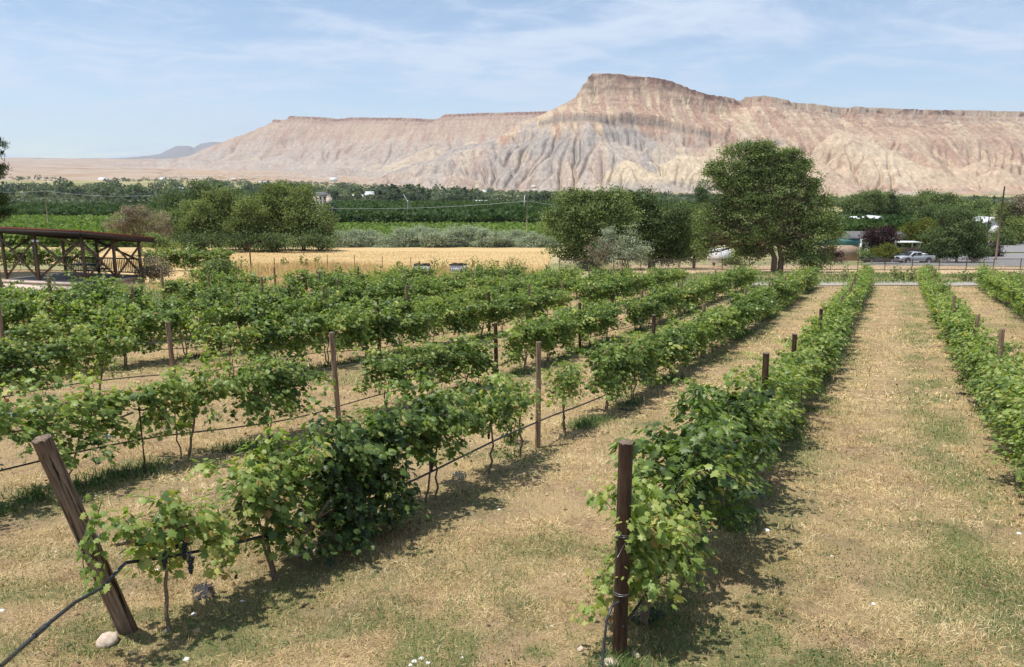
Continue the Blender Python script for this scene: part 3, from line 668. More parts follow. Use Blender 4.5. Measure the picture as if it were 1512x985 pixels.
for ri, c in enumerate(ROWS_L + ROWS_R):
    start = {0: 10.2, 1: 14.9}.get(ri, None)
    if start is None: start = 7.0 if c > 0 else max(6.0, -c / 1.35)
    D = start; lst = []
    dend = 53.0
    while D < dend:
        q = row_pt(c, D)
        if in_view(q) and D < dlimit(q):
            ppx = 756 + F * q[0] / (q[1] * COS - q[2] * SIN)
            if any(ri == a_ and abs(ppx - b_) < .75 * F / q[1] * .8 for a_, b_ in CLEAR): D += .7; continue
            gap = rr.random() < (.07 if c < 0 and ri != 0 else 0.0)
            if not gap: lst.append(D)
        D += (1.5 if c < 0 and D < 28 else 1.6) * rr.uniform(.93, 1.07)
    n = len(lst)
    for i, D in enumerate(lst):
        hedge = (ri == 0 or c > 0)
        k = int(rr.integers(6, 9)) if hedge or (D > 34 and rr.random() < .4) else int(rr.integers(0, 6))
        pl = protoA if D < 17 else (protoB if D < 32 else protoC)
        lab = 'grapevine in ' + row_phrase(c) + ', ' + ORD[n - 1 - i] + ' from its far end'
        proto_place(pl, k, c, D, lab, rr); vine_pos.append((c, D))
for p in protoA + protoB + protoC:
    if id(p) not in used:
        for ch in list(p.children): bpy.data.objects.remove(ch)
        bpy.data.objects.remove(p)

# ------------------------------------------------------------------ trellis posts
def post_mesh(L, r, seed, square=False, mat=None, dark=False, n=16):
    rr_ = np.random.default_rng(seed); m = MB(); nz_ = 14
    an = np.arange(n) * 2 * math.pi / n; V = []
    for i in range(nz_ + 1):
        z = -.3 + (L + .3) * i / nz_
        if square: rad = r * np.minimum(1 / np.maximum(abs(np.cos(an + .01)), 1e-3), 1 / np.maximum(abs(np.sin(an + .01)), 1e-3)) * .92; rad = np.minimum(rad, r * 1.22)
        else: rad = r * (1 + .05 * np.cos(an * 2 + seed) + .03 * np.sin(an * 5 + seed * 2))
        rad = rad * (1 + rr_.normal(size=n) * .006) * (1.04 - .08 * i / nz_)
        V.append(np.c_[np.cos(an) * rad, np.sin(an) * rad, np.full(n, z) + (rr_.normal(size=n) * .004 if i == nz_ else 0)])
    V = np.concatenate(V); i = np.arange(nz_)[:, None] * n; j = np.arange(n)[None]; k = (j + 1) % n
    Fq = np.stack([i + j, i + k, i + n + k, i + n + j], -1).reshape(-1, 4)
    me = mesh_np('trellis_post', V, [Fq], {}, True, [mat or (M_POSTD if dark else M_POST if seed == 8 else M_POSTL)])
    top = V[-n:] * np.array([1, 1, 1]); cv = np.concatenate([top, top * np.array([.93, .93, 1]) + [0, 0, .008], [[0, 0, L + .006]]])
    jj = np.arange(n); kk = (jj + 1) % n
    mt = mesh_np('end_grain', cv, [np.stack([jj, kk, n + kk, n + jj], 1), np.stack([n + jj, n + kk, np.full(n, 2 * n)], 1)], {}, False, [M_GRAIN])
    return me, mt
def post(c, D, L, r, seed, label, square=False, dark=False, tilt=(0, 0), loc=None, group='trellis posts along the rows'):
    me, mt = post_mesh(L, r, seed, square, None, dark, 24 if D < 10 else 12)
    q = row_pt(c, D) if loc is None else loc
    th = thing('trellis_post', label, 'post', q, seed * .7 % 1.5, group)
    th.rotation_euler = (tilt[0], tilt[1], 0)
    mobj('shaft', me, th); mobj('end_grain', mt, th); return th
q = on_ground(915, 968); p0 = post(ROWS_L[0], 5.29, 1.74, .058, 3, 'upright dark brown creosoted end post with twisted wire', dark=True, loc=q, tilt=(0, .0))
def wrap(th, z, r, turns=2, name='wire_wrap'):
    pts = [(math.cos(a_) * (r + .004), math.sin(a_) * (r + .004), z + .012 * math.sin(a_ * .5) + .004 * a_ / 6) for a_ in np.linspace(0, turns * 6.283, turns * 20)]
    m = MB(); m.tube(pts, .0022, 5); return m.obj(name, M_WIRE, th, True)
wrap(p0, 1.02, .060); wrap(p0, .54, .060)
m = MB(); m.tube([(-.06, -.045, 1.02), (-.055, -.06, .93), (-.06, -.06, .8), (-.07, -.055, .5), (-.09, -.05, .2), (-.12, -.04, -.02)], .0022, 5)
m.tube([(.03, -.066, 1.02), (-.01, -.072, .95), (-.05, -.066, .86)], .0022, 5); m.obj('loose_wire', M_WIRE, p0, True)
# leaning end post: base and head found by their pixels
qb = on_ground(190, 932); ql = at(62, 648, 5.25)
v = Vector(tuple(ql - qb)); Ll = v.length
me, mt = post_mesh(Ll, .068, 8, n=24); 
pl_ = thing('trellis_post', 'thick weathered round end post leaning to the left', 'post', qb, 0, 'trellis posts along the rows')
pl_.rotation_euler = v.to_track_quat('Z', 'Y').to_euler(); mobj('shaft', me, pl_); mobj('end_grain', mt, pl_)
wrap(pl_, Ll * .50, .07, 3)
P1 = [(0, [(1125, 522, 12.1), (1168, 484, 15.9), (1206, 462, 21.5)]), ]
def post_px(px, ytop, ybase, ri, L, seed, label, r=.05, **kw):
    """post in a row at an image column"""
    c = ROWS_L[ri]; best = min(np.arange(6, 53, .05), key=lambda D: abs(756 + F * (.5 * D + c) / (D * COS - gz(.5 * D + c, D) * SIN) - px))
    return post(c, best, L, r, seed, label, **kw), best
POSTS = [
 (0, 1125, 1.62, 'grey wooden post, first standing above the leaves behind the upright dark post'), (0, 1168, 1.62, 'pale wooden post, second above the leaves of the upright dark post row'), (0, 1206, 1.72, 'dark weathered post, third above the leaves of the upright dark post row'),
 (1, 795, 1.76, 'tall square brown post standing clear in the gap of the leaning post row'), (1, 963, 1.76, 'tall round dark post rising from a leafy vine right of the square post'), (1, 1038, 1.66, 'shorter brown post third past the leaning end post'),
 (1, 1096, 1.70, 'brown post fourth past the leaning end post'), (1, 1134, 1.6, 'brown post fifth past the leaning end post'), (1, 1155, 1.6, 'brown post sixth past the leaning end post'), (1, 1172, 1.6, 'brown post seventh past the leaning end post'),
 (2, 499, 1.52, 'tall pale square post standing clear left of the picture centre'), (2, 733, 1.35, 'reddish post with a sunlit top behind the dense dark vine'), (2, 856, 1.4, 'dark post beside two bent vine trunks'), (2, 1004, 1.5, 'tall reddish post standing clear above the second row behind the leaning post'), (2, 946, 1.45, 'thin post left of the tall reddish one'), (2, 1077, 1.45, 'small post near the far end of the second row'),
 (3, 260, 1.3, 'pale topped square post at the left in the third row'), (3, 560, 1.55, 'tall dark grey post in the third row'), (3, 722, 1.5, 'brown post in the third row right of the dark grey one'), (3, 830, 1.5, 'brown post of the third row in dense leaves'), (3, 905, 1.5, 'post of the third row near its far end'),
 (4, 10, 1.5, 'reddish square post at the left picture edge'), (4, 357, 1.45, 'dark post in leaves left of the tall pale square post'), (4, 600, 1.5, 'brown post amid leaves of the fourth row'), (4, 768, 1.5, 'far brown post of the fourth row'),
 (5, 205, 1.5, 'pale post above the leaves at left'), (5, 500, 1.5, 'thin post of the fifth row'), (5, 674, 1.5, 'far thin post of the fifth row')]
seedp = 20; postpos = []
for ri, px, L, lab in POSTS:
    seedp += 1; sq = 'square' in lab
    o, D = post_px(px, 0, 0, ri, L + (.14 if ri > 1 else 0), seedp, lab, r=(.046 if sq else .05), square=sq, dark=('dark' in lab), tilt=(random.uniform(-.03, .03), random.uniform(-.03, .03)))
    postpos.append((ROWS_L[ri], D))
pr = np.random.default_rng(77)
pm_, pt_ = post_mesh(1.74, .047, 5, False, None, False, 10)
cnt = {}
for c in ROWS:
    for D in np.arange(6.0 + pr.uniform(0, 5), 53, 5.4):
        if any(abs(c - a_) < .1 and abs(D - b_) < 3.0 for a_, b_ in postpos) or (c in ROWS_L[:2] and D < 22) or (c in ROWS_L[2:5] and D < 16): continue
        q = row_pt(c, D)
        if not in_view(q, mar=0) or D > dlimit(q): continue
        cnt[c] = cnt.get(c, 0) + 1
        th = thing('trellis_post', 'brown post, %s plain one up %s' % (ORD[cnt[c] - 1], row_phrase(c).replace('the row starting at', 'row of')), 'post', q, pr.uniform(0, 3), 'trellis posts along the rows')
        th.rotation_euler = (pr.normal() * .03, pr.normal() * .03, pr.uniform(0, 3)); th.scale = (1, 1, pr.uniform(.93, 1.06))
        mobj('shaft', pm_, th); mobj('end_grain', pt_, th)
# ------------------------------------------------------------------ drip hoses and wires
def row_line(c, D0, D1, hfun, r, name, mat, label, cat, group, step=.35, n=6):
    Ds = np.arange(D0, D1, step); pts = [row_pt(c, D) + np.array([0, 0, hfun(D)]) for D in Ds]
    m = MB(); m.tube(pts, r, n); return tag(m.obj(name, mat, None, True), label, cat, group)
for ri, c in enumerate(ROWS_L[:8] + ROWS_R):
    D0 = 5.3 if ri < 2 else max(6, -c / 1.3); 
    if c > 0: D0 = 9
    ph = ri * 1.7
    hf = lambda D, ph=ph: .33 + .05 * math.sin(D * 1.13 + ph) + .05 * math.sin(D * .52 + ph)
    if ri < 2: hf = lambda D, ph=ph, ri=ri: (.38 + .03 * math.sin(D * 1.13 + ph) + .05 * math.sin(D * .52 + ph)) - (.0 if ri else .1) + (.34 * math.exp(-(D - 5.3) / 1.3) if ri else 0)
    o = row_line(c, D0, 52, hf, .0135 if ri < 2 else .011, 'drip_hose', M_HOSE, 'black drip irrigation hose sagging along ' + row_phrase(c), 'hose', 'drip hoses of the vine rows')
    row_line(c, D0, 52, lambda D: 1.02, .0026, 'trellis_wire', M_WIRE, 'thin steel trellis wire of ' + row_phrase(c), 'wire', 'trellis wires', 3.0, 4)
# hose continuing from the leaning post to the lower left corner, and beside the upright post
hp = [at(0, 985, 3.35), at(30, 958, 3.7), at(70, 922, 4.1), at(110, 890, 4.55), at(150, 868, 5.0), row_pt(ROWS_L[1], 5.3) + np.array([0, 0, .38 + .03 * math.sin(5.3 * 1.13 + 1.7) + .05 * math.sin(5.3 * .52 + 1.7) + .34])]
m = MB(); m.tube(hp, .0125, 8); m.tube([hp[2] * .5 + hp[1] * .5, hp[2]], .017, 8); tag(m.obj('hose_tail', M_HOSE, None, True), 'black hose running from the leaning end post to the bottom left corner', 'hose', 'drip hoses of the vine rows')
hp = [at(888, 990, 5.05), at(892, 950, 5.1), at(896, 915, 5.15), at(904, 895, 5.2), at(930, 878, 5.5), at(965, 830, 6.2)]
m = MB(); m.tube(hp, .010, 8); tag(m.obj('hose_tail', M_HOSE, None, True), 'black hose dropping behind the upright dark end post', 'hose', 'drip hoses of the vine rows')
# ------------------------------------------------------------------ grass and litter of the alleys
GRASS = [(0.0, (.14, .085, .042)), (.3, (.37, .25, .12)), (.6, (.63, .465, .24)), (.85, (.74, .60, .345)), (1.0, (.78, .68, .45))]
GREEN = [(0.0, (.025, .055, .015)), (.4, (.07, .13, .03)), (.7, (.15, .22, .06)), (1.0, (.38, .38, .15))]
M_STRAW = leaf_mat('dry straw', GRASS, .15, .7, .2); M_GREEN = leaf_mat('green grass', GREEN, .25, .5, .3)
def blades(name, mat, X, Y, hgt, wid, flat, tint, seed, label=None, bend=.4, group=None):
    r = np.random.default_rng(seed); n = len(X); Z = ground_z(X, Y)
    az = r.uniform(0, 2 * math.pi, n); el = flat
    d = np.stack([np.cos(az) * np.cos(el), np.sin(az) * np.cos(el), np.sin(el)], 1)
    side = np.stack([-np.sin(az), np.cos(az), np.zeros(n)], 1); sr = r.uniform(-.8, .8, n); side[:, 2] += sr
    P = np.stack([X, Y, Z - .004], 1); m1 = P + d * (hgt * .55)[:, None]; tip = P + d * hgt[:, None] + np.stack([np.cos(az), np.sin(az), -np.ones(n) * .8], 1) * (hgt * bend * r.uniform(0, 1, n))[:, None] * .5
    tip[:, 2] = np.maximum(tip[:, 2], Z + .003)
    w = wid[:, None] * .5
    V = np.stack([P - side * w, P + side * w, m1 + side * w * .8, m1 - side * w * .8, tip], 1).reshape(-1, 3)
    b = np.arange(n)[:, None] * 5
    me = mesh_np(name, V, [b + np.array([[0, 1, 2, 3]]), b + np.array([[3, 2, 4]])], {'tint': np.repeat(tint, 5)}, False, [mat])
    return tag(mobj(name, me), label, None, None, 'stuff')
def scatter(seed, n, Y0, Y1, mar=1.5):
    r = np.random.default_rng(seed); Y = np.sqrt(r.uniform(0, 1, n) * (Y1 ** 2 - Y0 ** 2) + Y0 ** 2); X = r.uniform(-1, 1, n) * (Y * .72 + mar)
    return X, Y, r
def alley_tone(X, Y):
    """lighter straw down the wheel tracks, browner patches elsewhere"""
    return .30 * (fbm(X * .5 + 2, Y * .22, 4) - .5) * 2 + .18 * (fbm(X * 2.2, Y * 2.2, 3) - .5) * 2 + .06 * np.exp(-((X - .5 * Y - 0.3) / .35) ** 2)
for k, (n, Y0, Y1, hm, wm) in enumerate([(330000, 2.6, 8, .050, .0033), (340000, 8, 16, .06, .0058), (150000, 16, 30, .085, .014), (90000, 30, 57, .10, .022)]):
    X, Y, r = scatter(100 + k, n, Y0, Y1); bare = fbm(X * .9 + 40, Y * .9, 4)
    keep = r.uniform(0, 1, n) < sstep(.34, .52, bare) * .85 + .15; keep &= (green_mask(X, Y) < r.uniform(.3, 1.3, n)); keep &= r.uniform(0, 1, n) < .25 + .75 * sstep(.36, .60, fbm(X * 5, Y * 5, 3))
    X, Y = X[keep], Y[keep]; n = len(X)
    up = r.uniform(0, 1, n) < .28
    flat = np.where(up, r.uniform(.6, 1.3, n), r.uniform(.02, .4, n)); h = hm * r.uniform(.5, 1.7, n)
    tint = np.clip(.50 + .25 * (fbm(X * 6 + 9, Y * 6, 2) - .5) * 2 + alley_tone(X, Y) + r.normal(size=n) * .22, 0, 1)
    blades('dry_grass', M_STRAW, X, Y, h, wm * r.uniform(.6, 1.4, n), flat, tint, 200 + k)
for k, (n, Y0, Y1, hm, wm) in enumerate([(240000, 2.6, 8, .055, .0042), (190000, 8, 16, .07, .0075), (150000, 16, 30, .085, .014), (80000, 30, 57, .10, .026)]):
    X, Y, r = scatter(300 + k, n, Y0, Y1); g = green_mask(X, Y)
    under = np.zeros(n)
    for c in ROWS: under = np.maximum(under, np.exp(-((X - .5 * Y - c - .12) / .34) ** 2))
    under *= sstep(.52, .64, fbm(X * .8 + 77, Y * .8, 2))
    keep = r.uniform(0, 1, n) < np.maximum(g ** 1.5 * .55, under * .95) + .05
    X, Y, u = X[keep], Y[keep], under[keep]; n = len(X)
    h = hm * r.uniform(.5, 1.4, n) * (1 + 1.6 * u); flat = r.uniform(.3, 1.4, n)
    tint = np.clip(.40 + .25 * (fbm(X * 1.5, Y * 1.5, 3) - .5) * 2 + r.normal(size=n) * .15 + .12 * (1 - u), 0, 1)
    blades('green_grass', M_GREEN, X, Y, h, wm * r.uniform(.6, 1.4, n) * (1 + .5 * u), flat, tint, 400 + k)
# low broad-leaved weeds in the foreground
X, Y, r = scatter(500, 60000, 2.8, 9); msk = sstep(.57, .66, fbm(X * 1.2 + 5, Y * 1.9, 3)) * sstep(10, 5, Y)
kp = r.uniform(0, 1, len(X)) < msk * .6; X, Y = X[kp], Y[kp]; n = len(X); m = MB(); Z = ground_z(X, Y)
m.leaves(KITE_T, KITE_F, np.stack([X, Y, Z + r.uniform(.005, .05, n)], 1), rnd_dirs(r, n, .3), rnd_dirs(r, n, 1.2), r.uniform(.010, .024, n), np.clip(.32 + r.normal(size=n) * .15, 0, 1))
tag(m.obj('weeds', M_GREEN), None, None, None, 'stuff')
# leaf litter and twigs under the rows
X, Y, r = scatter(510, 26000, 3, 22); cc = X - .5 * Y; near_row = np.zeros(len(X))
for c in ROWS: near_row = np.maximum(near_row, np.exp(-((cc - c) / .5) ** 2))
kp = r.uniform(0, 1, len(X)) < near_row * .5 + .03; X, Y = X[kp], Y[kp]; n = len(X); m = MB()
M_LITTER = leaf_mat('fallen leaves', [(0, (.09, .055, .03)), (.5, (.24, .15, .08)), (1, (.46, .34, .2))], 0, .8, .2)
m.leaves(LEAF_T, LEAF_F, np.stack([X, Y, ground_z(X, Y) + .012], 1), rnd_dirs(r, n), rnd_dirs(r, n, 2.5), r.uniform(.02, .06, n), r.uniform(0, 1, n))
tag(m.obj('leaf_litter', M_LITTER), None, None, None, 'stuff')
X, Y, r = scatter(515, 9000, 2.7, 14); kp = fbm(X * .9 + 40, Y * .9, 4) < .55; X, Y = X[kp], Y[kp]; n = len(X); m = MB()
ro = np.array([(1, 0, 0), (-1, 0, 0), (0, 1, 0), (0, -1, 0), (0, 0, .7), (0, 0, -.7)]) * .5; rf = np.array([(0, 2, 4), (2, 1, 4), (1, 3, 4), (3, 0, 4), (2, 0, 5), (1, 2, 5), (3, 1, 5), (0, 3, 5)])
m.leaves(ro, rf, np.stack([X, Y, ground_z(X, Y) + .003], 1), rnd_dirs(r, n), np.tile([0, 0, 1.], (n, 1)) + r.normal(size=(n, 3)) * .3, r.uniform(.004, .02, n), .5)
tag(m.obj('gravel', M_ROCKS), None, None, None, 'stuff')

def rock(px, py, w, seed, label, mat=None, name='rock', cat='rock', squash=.6):
    q = on_ground(px, py); s = w / F * (q[1] * COS - q[2] * SIN) * .5; r = np.random.default_rng(seed)
    nu, nv = 16, 10; V = []
    for i in range(nv + 1):
        th = math.pi * i / nv
        for j in range(nu):
            ph = 2 * math.pi * j / nu; d = np.array([math.sin(th) * math.cos(ph), math.sin(th) * math.sin(ph), math.cos(th)])
            k = 1 + .55 * (float(fbm(np.array(d[0] * 1.3 + seed), np.array(d[1] * 1.3 + d[2] * 2.1), 3)) - .5)
            V.append(d * k * np.array([1, .8, squash]))
    V = np.array(V) * s; i = np.arange(nv)[:, None] * nu; j = np.arange(nu)[None]; k = (j + 1) % nu
    me = mesh_np(name, V, [np.stack([i + j, i + nu + j, i + nu + k, i + k], -1).reshape(-1, 4)], {}, True, [mat or M_ROCKS])
    return tag(mobj(name, me, None, (q[0], q[1], q[2] + s * squash * .45), r.uniform(0, 3)), label, cat, None)
rock(158, 950, 36, 1, 'rounded pale sandstone rock at the foot of the leaning end post')
rock(442, 818, 30, 2, 'largest flat tan stone under the dense dark grapevine'); rock(462, 806, 16, 3, 'small tan stone touching the largest stone under the dense vine'); rock(468, 815, 12, 13, 'small grey stone right of the stones under the dense vine')
rock(902, 983, 24, 4, 'pale stone at the left foot of the upright dark end post'); rock(938, 970, 17, 5, 'pinkish stone at the right foot of the upright dark end post'); rock(857, 960, 13, 6, 'small pinkish stone left of the upright dark end post')
for k, (px, py, w) in enumerate([(172, 884, 5), (2, 903, 9), (357, 888, 5), (361, 889, 5), (612, 978, 9), (622, 974, 9), (632, 980, 8), (606, 983, 7), (1290, 893, 8), (815, 925, 4), (232, 843, 7), (737, 753, 5), (1132, 784, 9), (1228, 822, 6), (1222, 791, 4), (1505, 789, 8), (1022, 857, 8), (683, 971, 4), (275, 975, 10), (245, 933, 7), (286, 908, 8)]):
    rock(px, py, w, 30 + k, ['small white pebble at the left picture edge', 'tiny white pebble lying in the straw near the leaning post', 'tiny white pebble in the alley between the two end posts', 'tiny white pebble in the wide alley right of the dark post'][0 if px < 20 else 1 if px < 480 else 2 if px < 900 else 3], M_WHITE, 'pebble', 'pebble', .5)['group'] = 'white pebbles strewn on the alley'
def film(px, py, w, seed, label):
    q = on_ground(px, py); s = w / F * (q[1] * COS - q[2] * SIN) * .5; r = np.random.default_rng(seed); n = 14
    g = np.linspace(-1, 1, n); U, Vv = np.meshgrid(g, g); R_ = np.hypot(U, Vv)
    X = U * s * (1 + .2 * r.normal(size=U.shape) * .3); Y = Vv * s * .6; Z = (fbm(U * 2.3 + seed, Vv * 2.3, 3) - .3) * s * .30 * (1 - .5 * R_) + .004
    ii = np.arange(n * n).reshape(n, n); Fq = np.stack([ii[:-1, :-1], ii[:-1, 1:], ii[1:, 1:], ii[1:, :-1]], -1).reshape(-1, 4)
    keep = (R_.ravel()[Fq].mean(1) < 1.0 + .2 * r.normal(size=len(Fq)))
    V = np.stack([X, Y, Z], -1).reshape(-1, 3); V2 = V + [0, 0, -.004]
    me = mesh_np('plastic_film', np.concatenate([V, V2]), [Fq[keep], (Fq[keep] + n * n)[:, ::-1]], {}, True, [M_PLASTIC]); o = mobj('plastic_film', me, None, tuple(q + [0, 0, .012]), r.uniform(0, 3))
    return tag(o, label, 'plastic film', 'scraps of black plastic at vine feet')
film(300, 876, 52, 1, 'crumpled black plastic at the foot of the second vine from the leaning post'); film(955, 912, 56, 2, 'crumpled black plastic just right of the upright dark end post')
film(1008, 836, 44, 3, 'dark rolled plastic at the second vine behind the upright dark post'); film(585, 752, 34, 4, 'black plastic scrap under the broad vine with the metal stake')
film(678, 704, 34, 5, 'black plastic scrap by the fifth vine from the leaning post'); film(925, 606, 22, 6, 'black plastic scrap near the tall round dark post')
# weathered stump beside the plastic, metal stakes, meter and tape bits
q = on_ground(310, 882); m = MB(); m.tube([(0, 0, -.03), (.01, 0, .05), (.0, .01, .10)], [.028, .026, .015], 8); o = m.obj('vine_stump', M_BARK, None, True); o.location = tuple(q); tag(o, 'short grey vine stump beside crumpled black plastic', 'stump')
def stake(px, yt, yb, label, mat=None, r=.009):
    q = on_ground(px, yb); z = at(px, yt, q[1])[2]; m = MB(); m.tube([(0, 0, -.15), (0, 0, z - q[2])], r, 6); m.box((0, 0, z - q[2] - .04), (.026, .012, .05))
    o = m.obj('metal_stake', mat or M_POSTD); o.location = tuple(q); return tag(o, label, 'stake', 'metal stakes holding vines')
stake(601, 640, 730, 'dark metal stake under the broad fourth vine of the leaning post row'); stake(215, 600, 700, 'dark metal stake in the second row beside the round plastic gauge')
q = at(160, 645, 10.6); m = MB(); m.tube([(0, -.02, 0), (0, .02, 0)], .032, 14); m.box((0, 0, -.05), (.018, .018, .05)); m.box((-.035, 0, .02), (.03, .03, .05)); o = m.obj('plastic_gauge', M_BLUEPL); o.location = tuple(q); tag(o, 'round blue-grey plastic gauge hanging on a vine of the first row behind', 'gauge')
for px, py, D, lab in [(383, 664, 7.6, 'bit of teal tie tape in the yellow leaves left of the grape cluster'), (525, 672, 8.6, 'bit of teal tie tape low in the broad dark leaves'), (442, 841, 7.3, 'bit of teal tape lying in the straw below the dense vine')]:
    q = at(px, py, D) if py < 800 else on_ground(px, py) + [0, 0, .01]; m = MB(); m.tube([(0, 0, .02), (.012, .0, .0), (.0, .01, -.02), (.02, 0, -.03)], .004, 5); o = m.obj('tie_tape', M_TEAL); o.location = tuple(q); tag(o, lab, 'tape')
# big old grape arm and the big cluster in the dense vine, sucker bush on the hose
qv = row_pt(ROWS_L[1], 7.55); m = MB()
pa = [on_ground(432, 812), at(436, 797, 7.0), at(455, 782, 7.02), at(470, 765, 7.05), at(480, 748, 7.1), at(486, 738, 7.15)]
m.tube(pa, [.035, .028, .024, .021, .018, .012], 8); m.tube([pa[3], at(484, 756, 7.0), at(492, 752, 6.95)], .006, 5); tag(m.obj('bent_branch', M_BARK, None, True), 'thick bare grapevine arm curving up from the stones', 'branch')
for k, (px, py, D) in enumerate([(417, 662, 7.15), (424, 676, 7.12), (420, 690, 7.15)]):
    o = mobj('grape_bunch', GR[k % 3], None, tuple(at(px, py, D)), k); o.scale = (1.15,) * 3
    tag(o, ['upper dark grape bunch hanging in the densest vine', 'middle dark grape bunch of the densest vine', 'lowest dark grape bunch of the three in the densest vine', 'dark grape bunch in the vine next to the leaning post', 'small dark grape bunch beside the leaning post', 'right dark grape bunch of the vine at the leaning post', 'dark grape bunch low in the densest vine',
            'dark grape bunch in the broad vine over the metal stake', 'dark grape bunch by the left picture edge', 'dark grape bunch in the thin-stemmed second vine'][k], 'grapes', 'dark grape bunches')
def bush(name, label, cat, px, py, w, h, n, size, mat, seed, tint=.45, group=None, Y=None, loc=None, spread=.15):
    q = (on_ground(px, py) if Y is None else gpt(px, Y)) if loc is None else np.asarray(loc); zc = q[1] * COS - q[2] * SIN; W = w / F * zc * .5; Hh = h / F * zc
    r = np.random.default_rng(seed); d = rnd_dirs(r, n); rad = r.uniform(.45, 1, n) ** .5 * (1 + .35 * (fbm(d[:, 0] * 2 + seed, d[:, 2] * 2 + d[:, 1], 3) - .5) * 2)
    P = np.stack([d[:, 0] * W * rad, d[:, 1] * W * rad, Hh * .5 + d[:, 2] * Hh * .5 * rad], 1); P[:, 2] = np.maximum(P[:, 2], .02)
    m = MB(); m.leaves(HEX_T, HEX_F, P, d + r.normal(size=(n, 3)) * .5 + [0, 0, -.4], d + r.normal(size=(n, 3)) * .5 + [0, 0, .6], size * r.uniform(.6, 1.3, n), np.clip(tint + r.normal(size=n) * spread, 0, 1))
    th = thing(name, label, cat, q, 0, group); m.obj('foliage', mat, th)
    s = MB()
    for k in range(5):
        a_ = r.uniform(0, 6.28); s.tube([(0, 0, -.05), (math.cos(a_) * W * .2, math.sin(a_) * W * .2, Hh * .35), (math.cos(a_) * W * .5, math.sin(a_) * W * .5, Hh * .75)], np.array([.025, .018, .008]) * Hh, 5)
    s.obj('stem', M_BARK, th, True); return th
bush('vine_sucker', 'small round leafy sucker hugging the drip hose left of the square post', 'shrub', 755, 655, 36, 52, 330, .05, M_VINE, 5, .45)
bush('weed_clump', 'low green weed clump with white bindweed at the sucker foot', 'weed', 748, 672, 60, 14, 260, .03, M_GREEN, 6, .4)
# trailing shoots on the leaning post
m = MB(); r = np.random.default_rng(9); P = []
for px, py in [(130, 770), (135, 785), (126, 800), (120, 812), (118, 825), (122, 838), (128, 850), (136, 800), (140, 815), (145, 830), (148, 850), (150, 862), (133, 868), (128, 775), (140, 760), (146, 745), (150, 790), (156, 770)]:
    for _ in range(4): P.append(at(px + r.normal() * 5, py + r.normal() * 5, 5.05 + r.normal() * .05))
P = np.array(P); n = len(P); m.leaves(LEAF_T, LEAF_F, P, rnd_dirs(r, n, -1), rnd_dirs(r, n) * .6 + [-.3, -.8, .5], r.uniform(.04, .075, n), np.clip(.6 + r.normal(size=n) * .14, 0, 1))
m.tube([at(150, 740, 5.1), at(136, 790, 5.05), at(122, 830, 5.03), at(130, 865, 5.02)], .004, 5); tag(m.obj('trailing_shoot', M_VINE), 'leafy green shoot trailing down the leaning end post', 'vine shoot')
# ------------------------------------------------------------------ sheets of ground cover beyond the vines
def sheet(name, poly, off, mat, nu=60, nv=40, attrs=None):
    """poly: 4 corners (X,Y); bilinear grid laid on the ground"""
    a_, b_, c_, d_ = [np.array(p, float) for p in poly]; u = np.linspace(0, 1, nu)[None, :, None]; v = np.linspace(0, 1, nv)[:, None, None]
    Pn = (a_ * (1 - u) + b_ * u) * (1 - v) + (d_ * (1 - u) + c_ * u) * v; X = Pn[..., 0]; Y = Pn[..., 1]
    ii = np.arange(nu * nv).reshape(nv, nu); Fq = np.stack([ii[:-1, :-1], ii[:-1, 1:], ii[1:, 1:], ii[1:, :-1]], -1).reshape(-1, 4)
    me = mesh_np(name, np.stack([X, Y, ground_z(X, Y) + off], -1).reshape(-1, 3), [Fq], None, True, [mat])
    return tag(mobj(name, me), None, None, None, 'structure')
def xp(px, Y): return ((px - 756) / F * Y * 1.005, Y)
t = NT('dry field'); ps = t.pos(); n1_ = t.noise(t.map(ps, (.25, 1, 1)), .35, 6, .65); n2_ = t.noise(ps, 2.5, 5, .7)
t.bsdf(t.mix(.5, t.ramp(n1_, [(.35, (.38, .25, .12)), (.5, (.50, .36, .18)), (.68, (.60, .48, .28))]), t.ramp(n2_, [(.3, (.38, .25, .11)), (.7, (.58, .42, .215))])), .95, .1, 0.0, t.bump(n2_, .6, .2)); M_FIELD = t.m
sheet('dry_field', [xp(222, 39), (1.5, 55), (9.0, 170), (-108, 170)], .05, M_FIELD, 160, 160)
M_GRASSY = plain_mat('rough green verge', (.07, .095, .03), (.24, .21, .10), 1.4, .95, .1); M_CONC = plain_mat('concrete', (.25, .225, .185), (.36, .325, .275), 3, .9, .2)
M_ASPH = plain_mat('worn asphalt', (.17, .16, .16), (.24, .235, .23), 2, .9, .2); M_DIRT = plain_mat('pale dirt', (.36, .25, .15), (.54, .42, .28), 1.2, .95, .1)
sheet('dry_field', [xp(-80, 80), xp(235, 80), (-98, 172), (-145, 172)], .04, M_FIELD, 80, 80)
sheet('grass_verge', [(-38, 25), (-14.5, 31.5), (-19, 47), (-50, 52)], .02, M_GRASSY)
sheet('grass_verge', [(8, 59), (75, 59), (85, 74), (8, 74)], .03, M_GRASSY)
sheet('concrete_path', [(10.0, 54.4), (39.5, 54.6), (40.5, 59.4), (10.0, 58.8)], .05, M_CONC)
sheet('dirt_track', [(12, 74.5), (90, 74.5), (120, 112), (15, 112)], .05, M_DIRT)
sheet('parking_lot', [xp(1270, 113), xp(1620, 100), xp(1560, 150), xp(1290, 136)], .10, M_ASPH)
sheet('road', [xp(1425, 150.5), xp(1520, 150.5), xp(1530, 230), xp(1470, 230)], .12, M_ASPH)
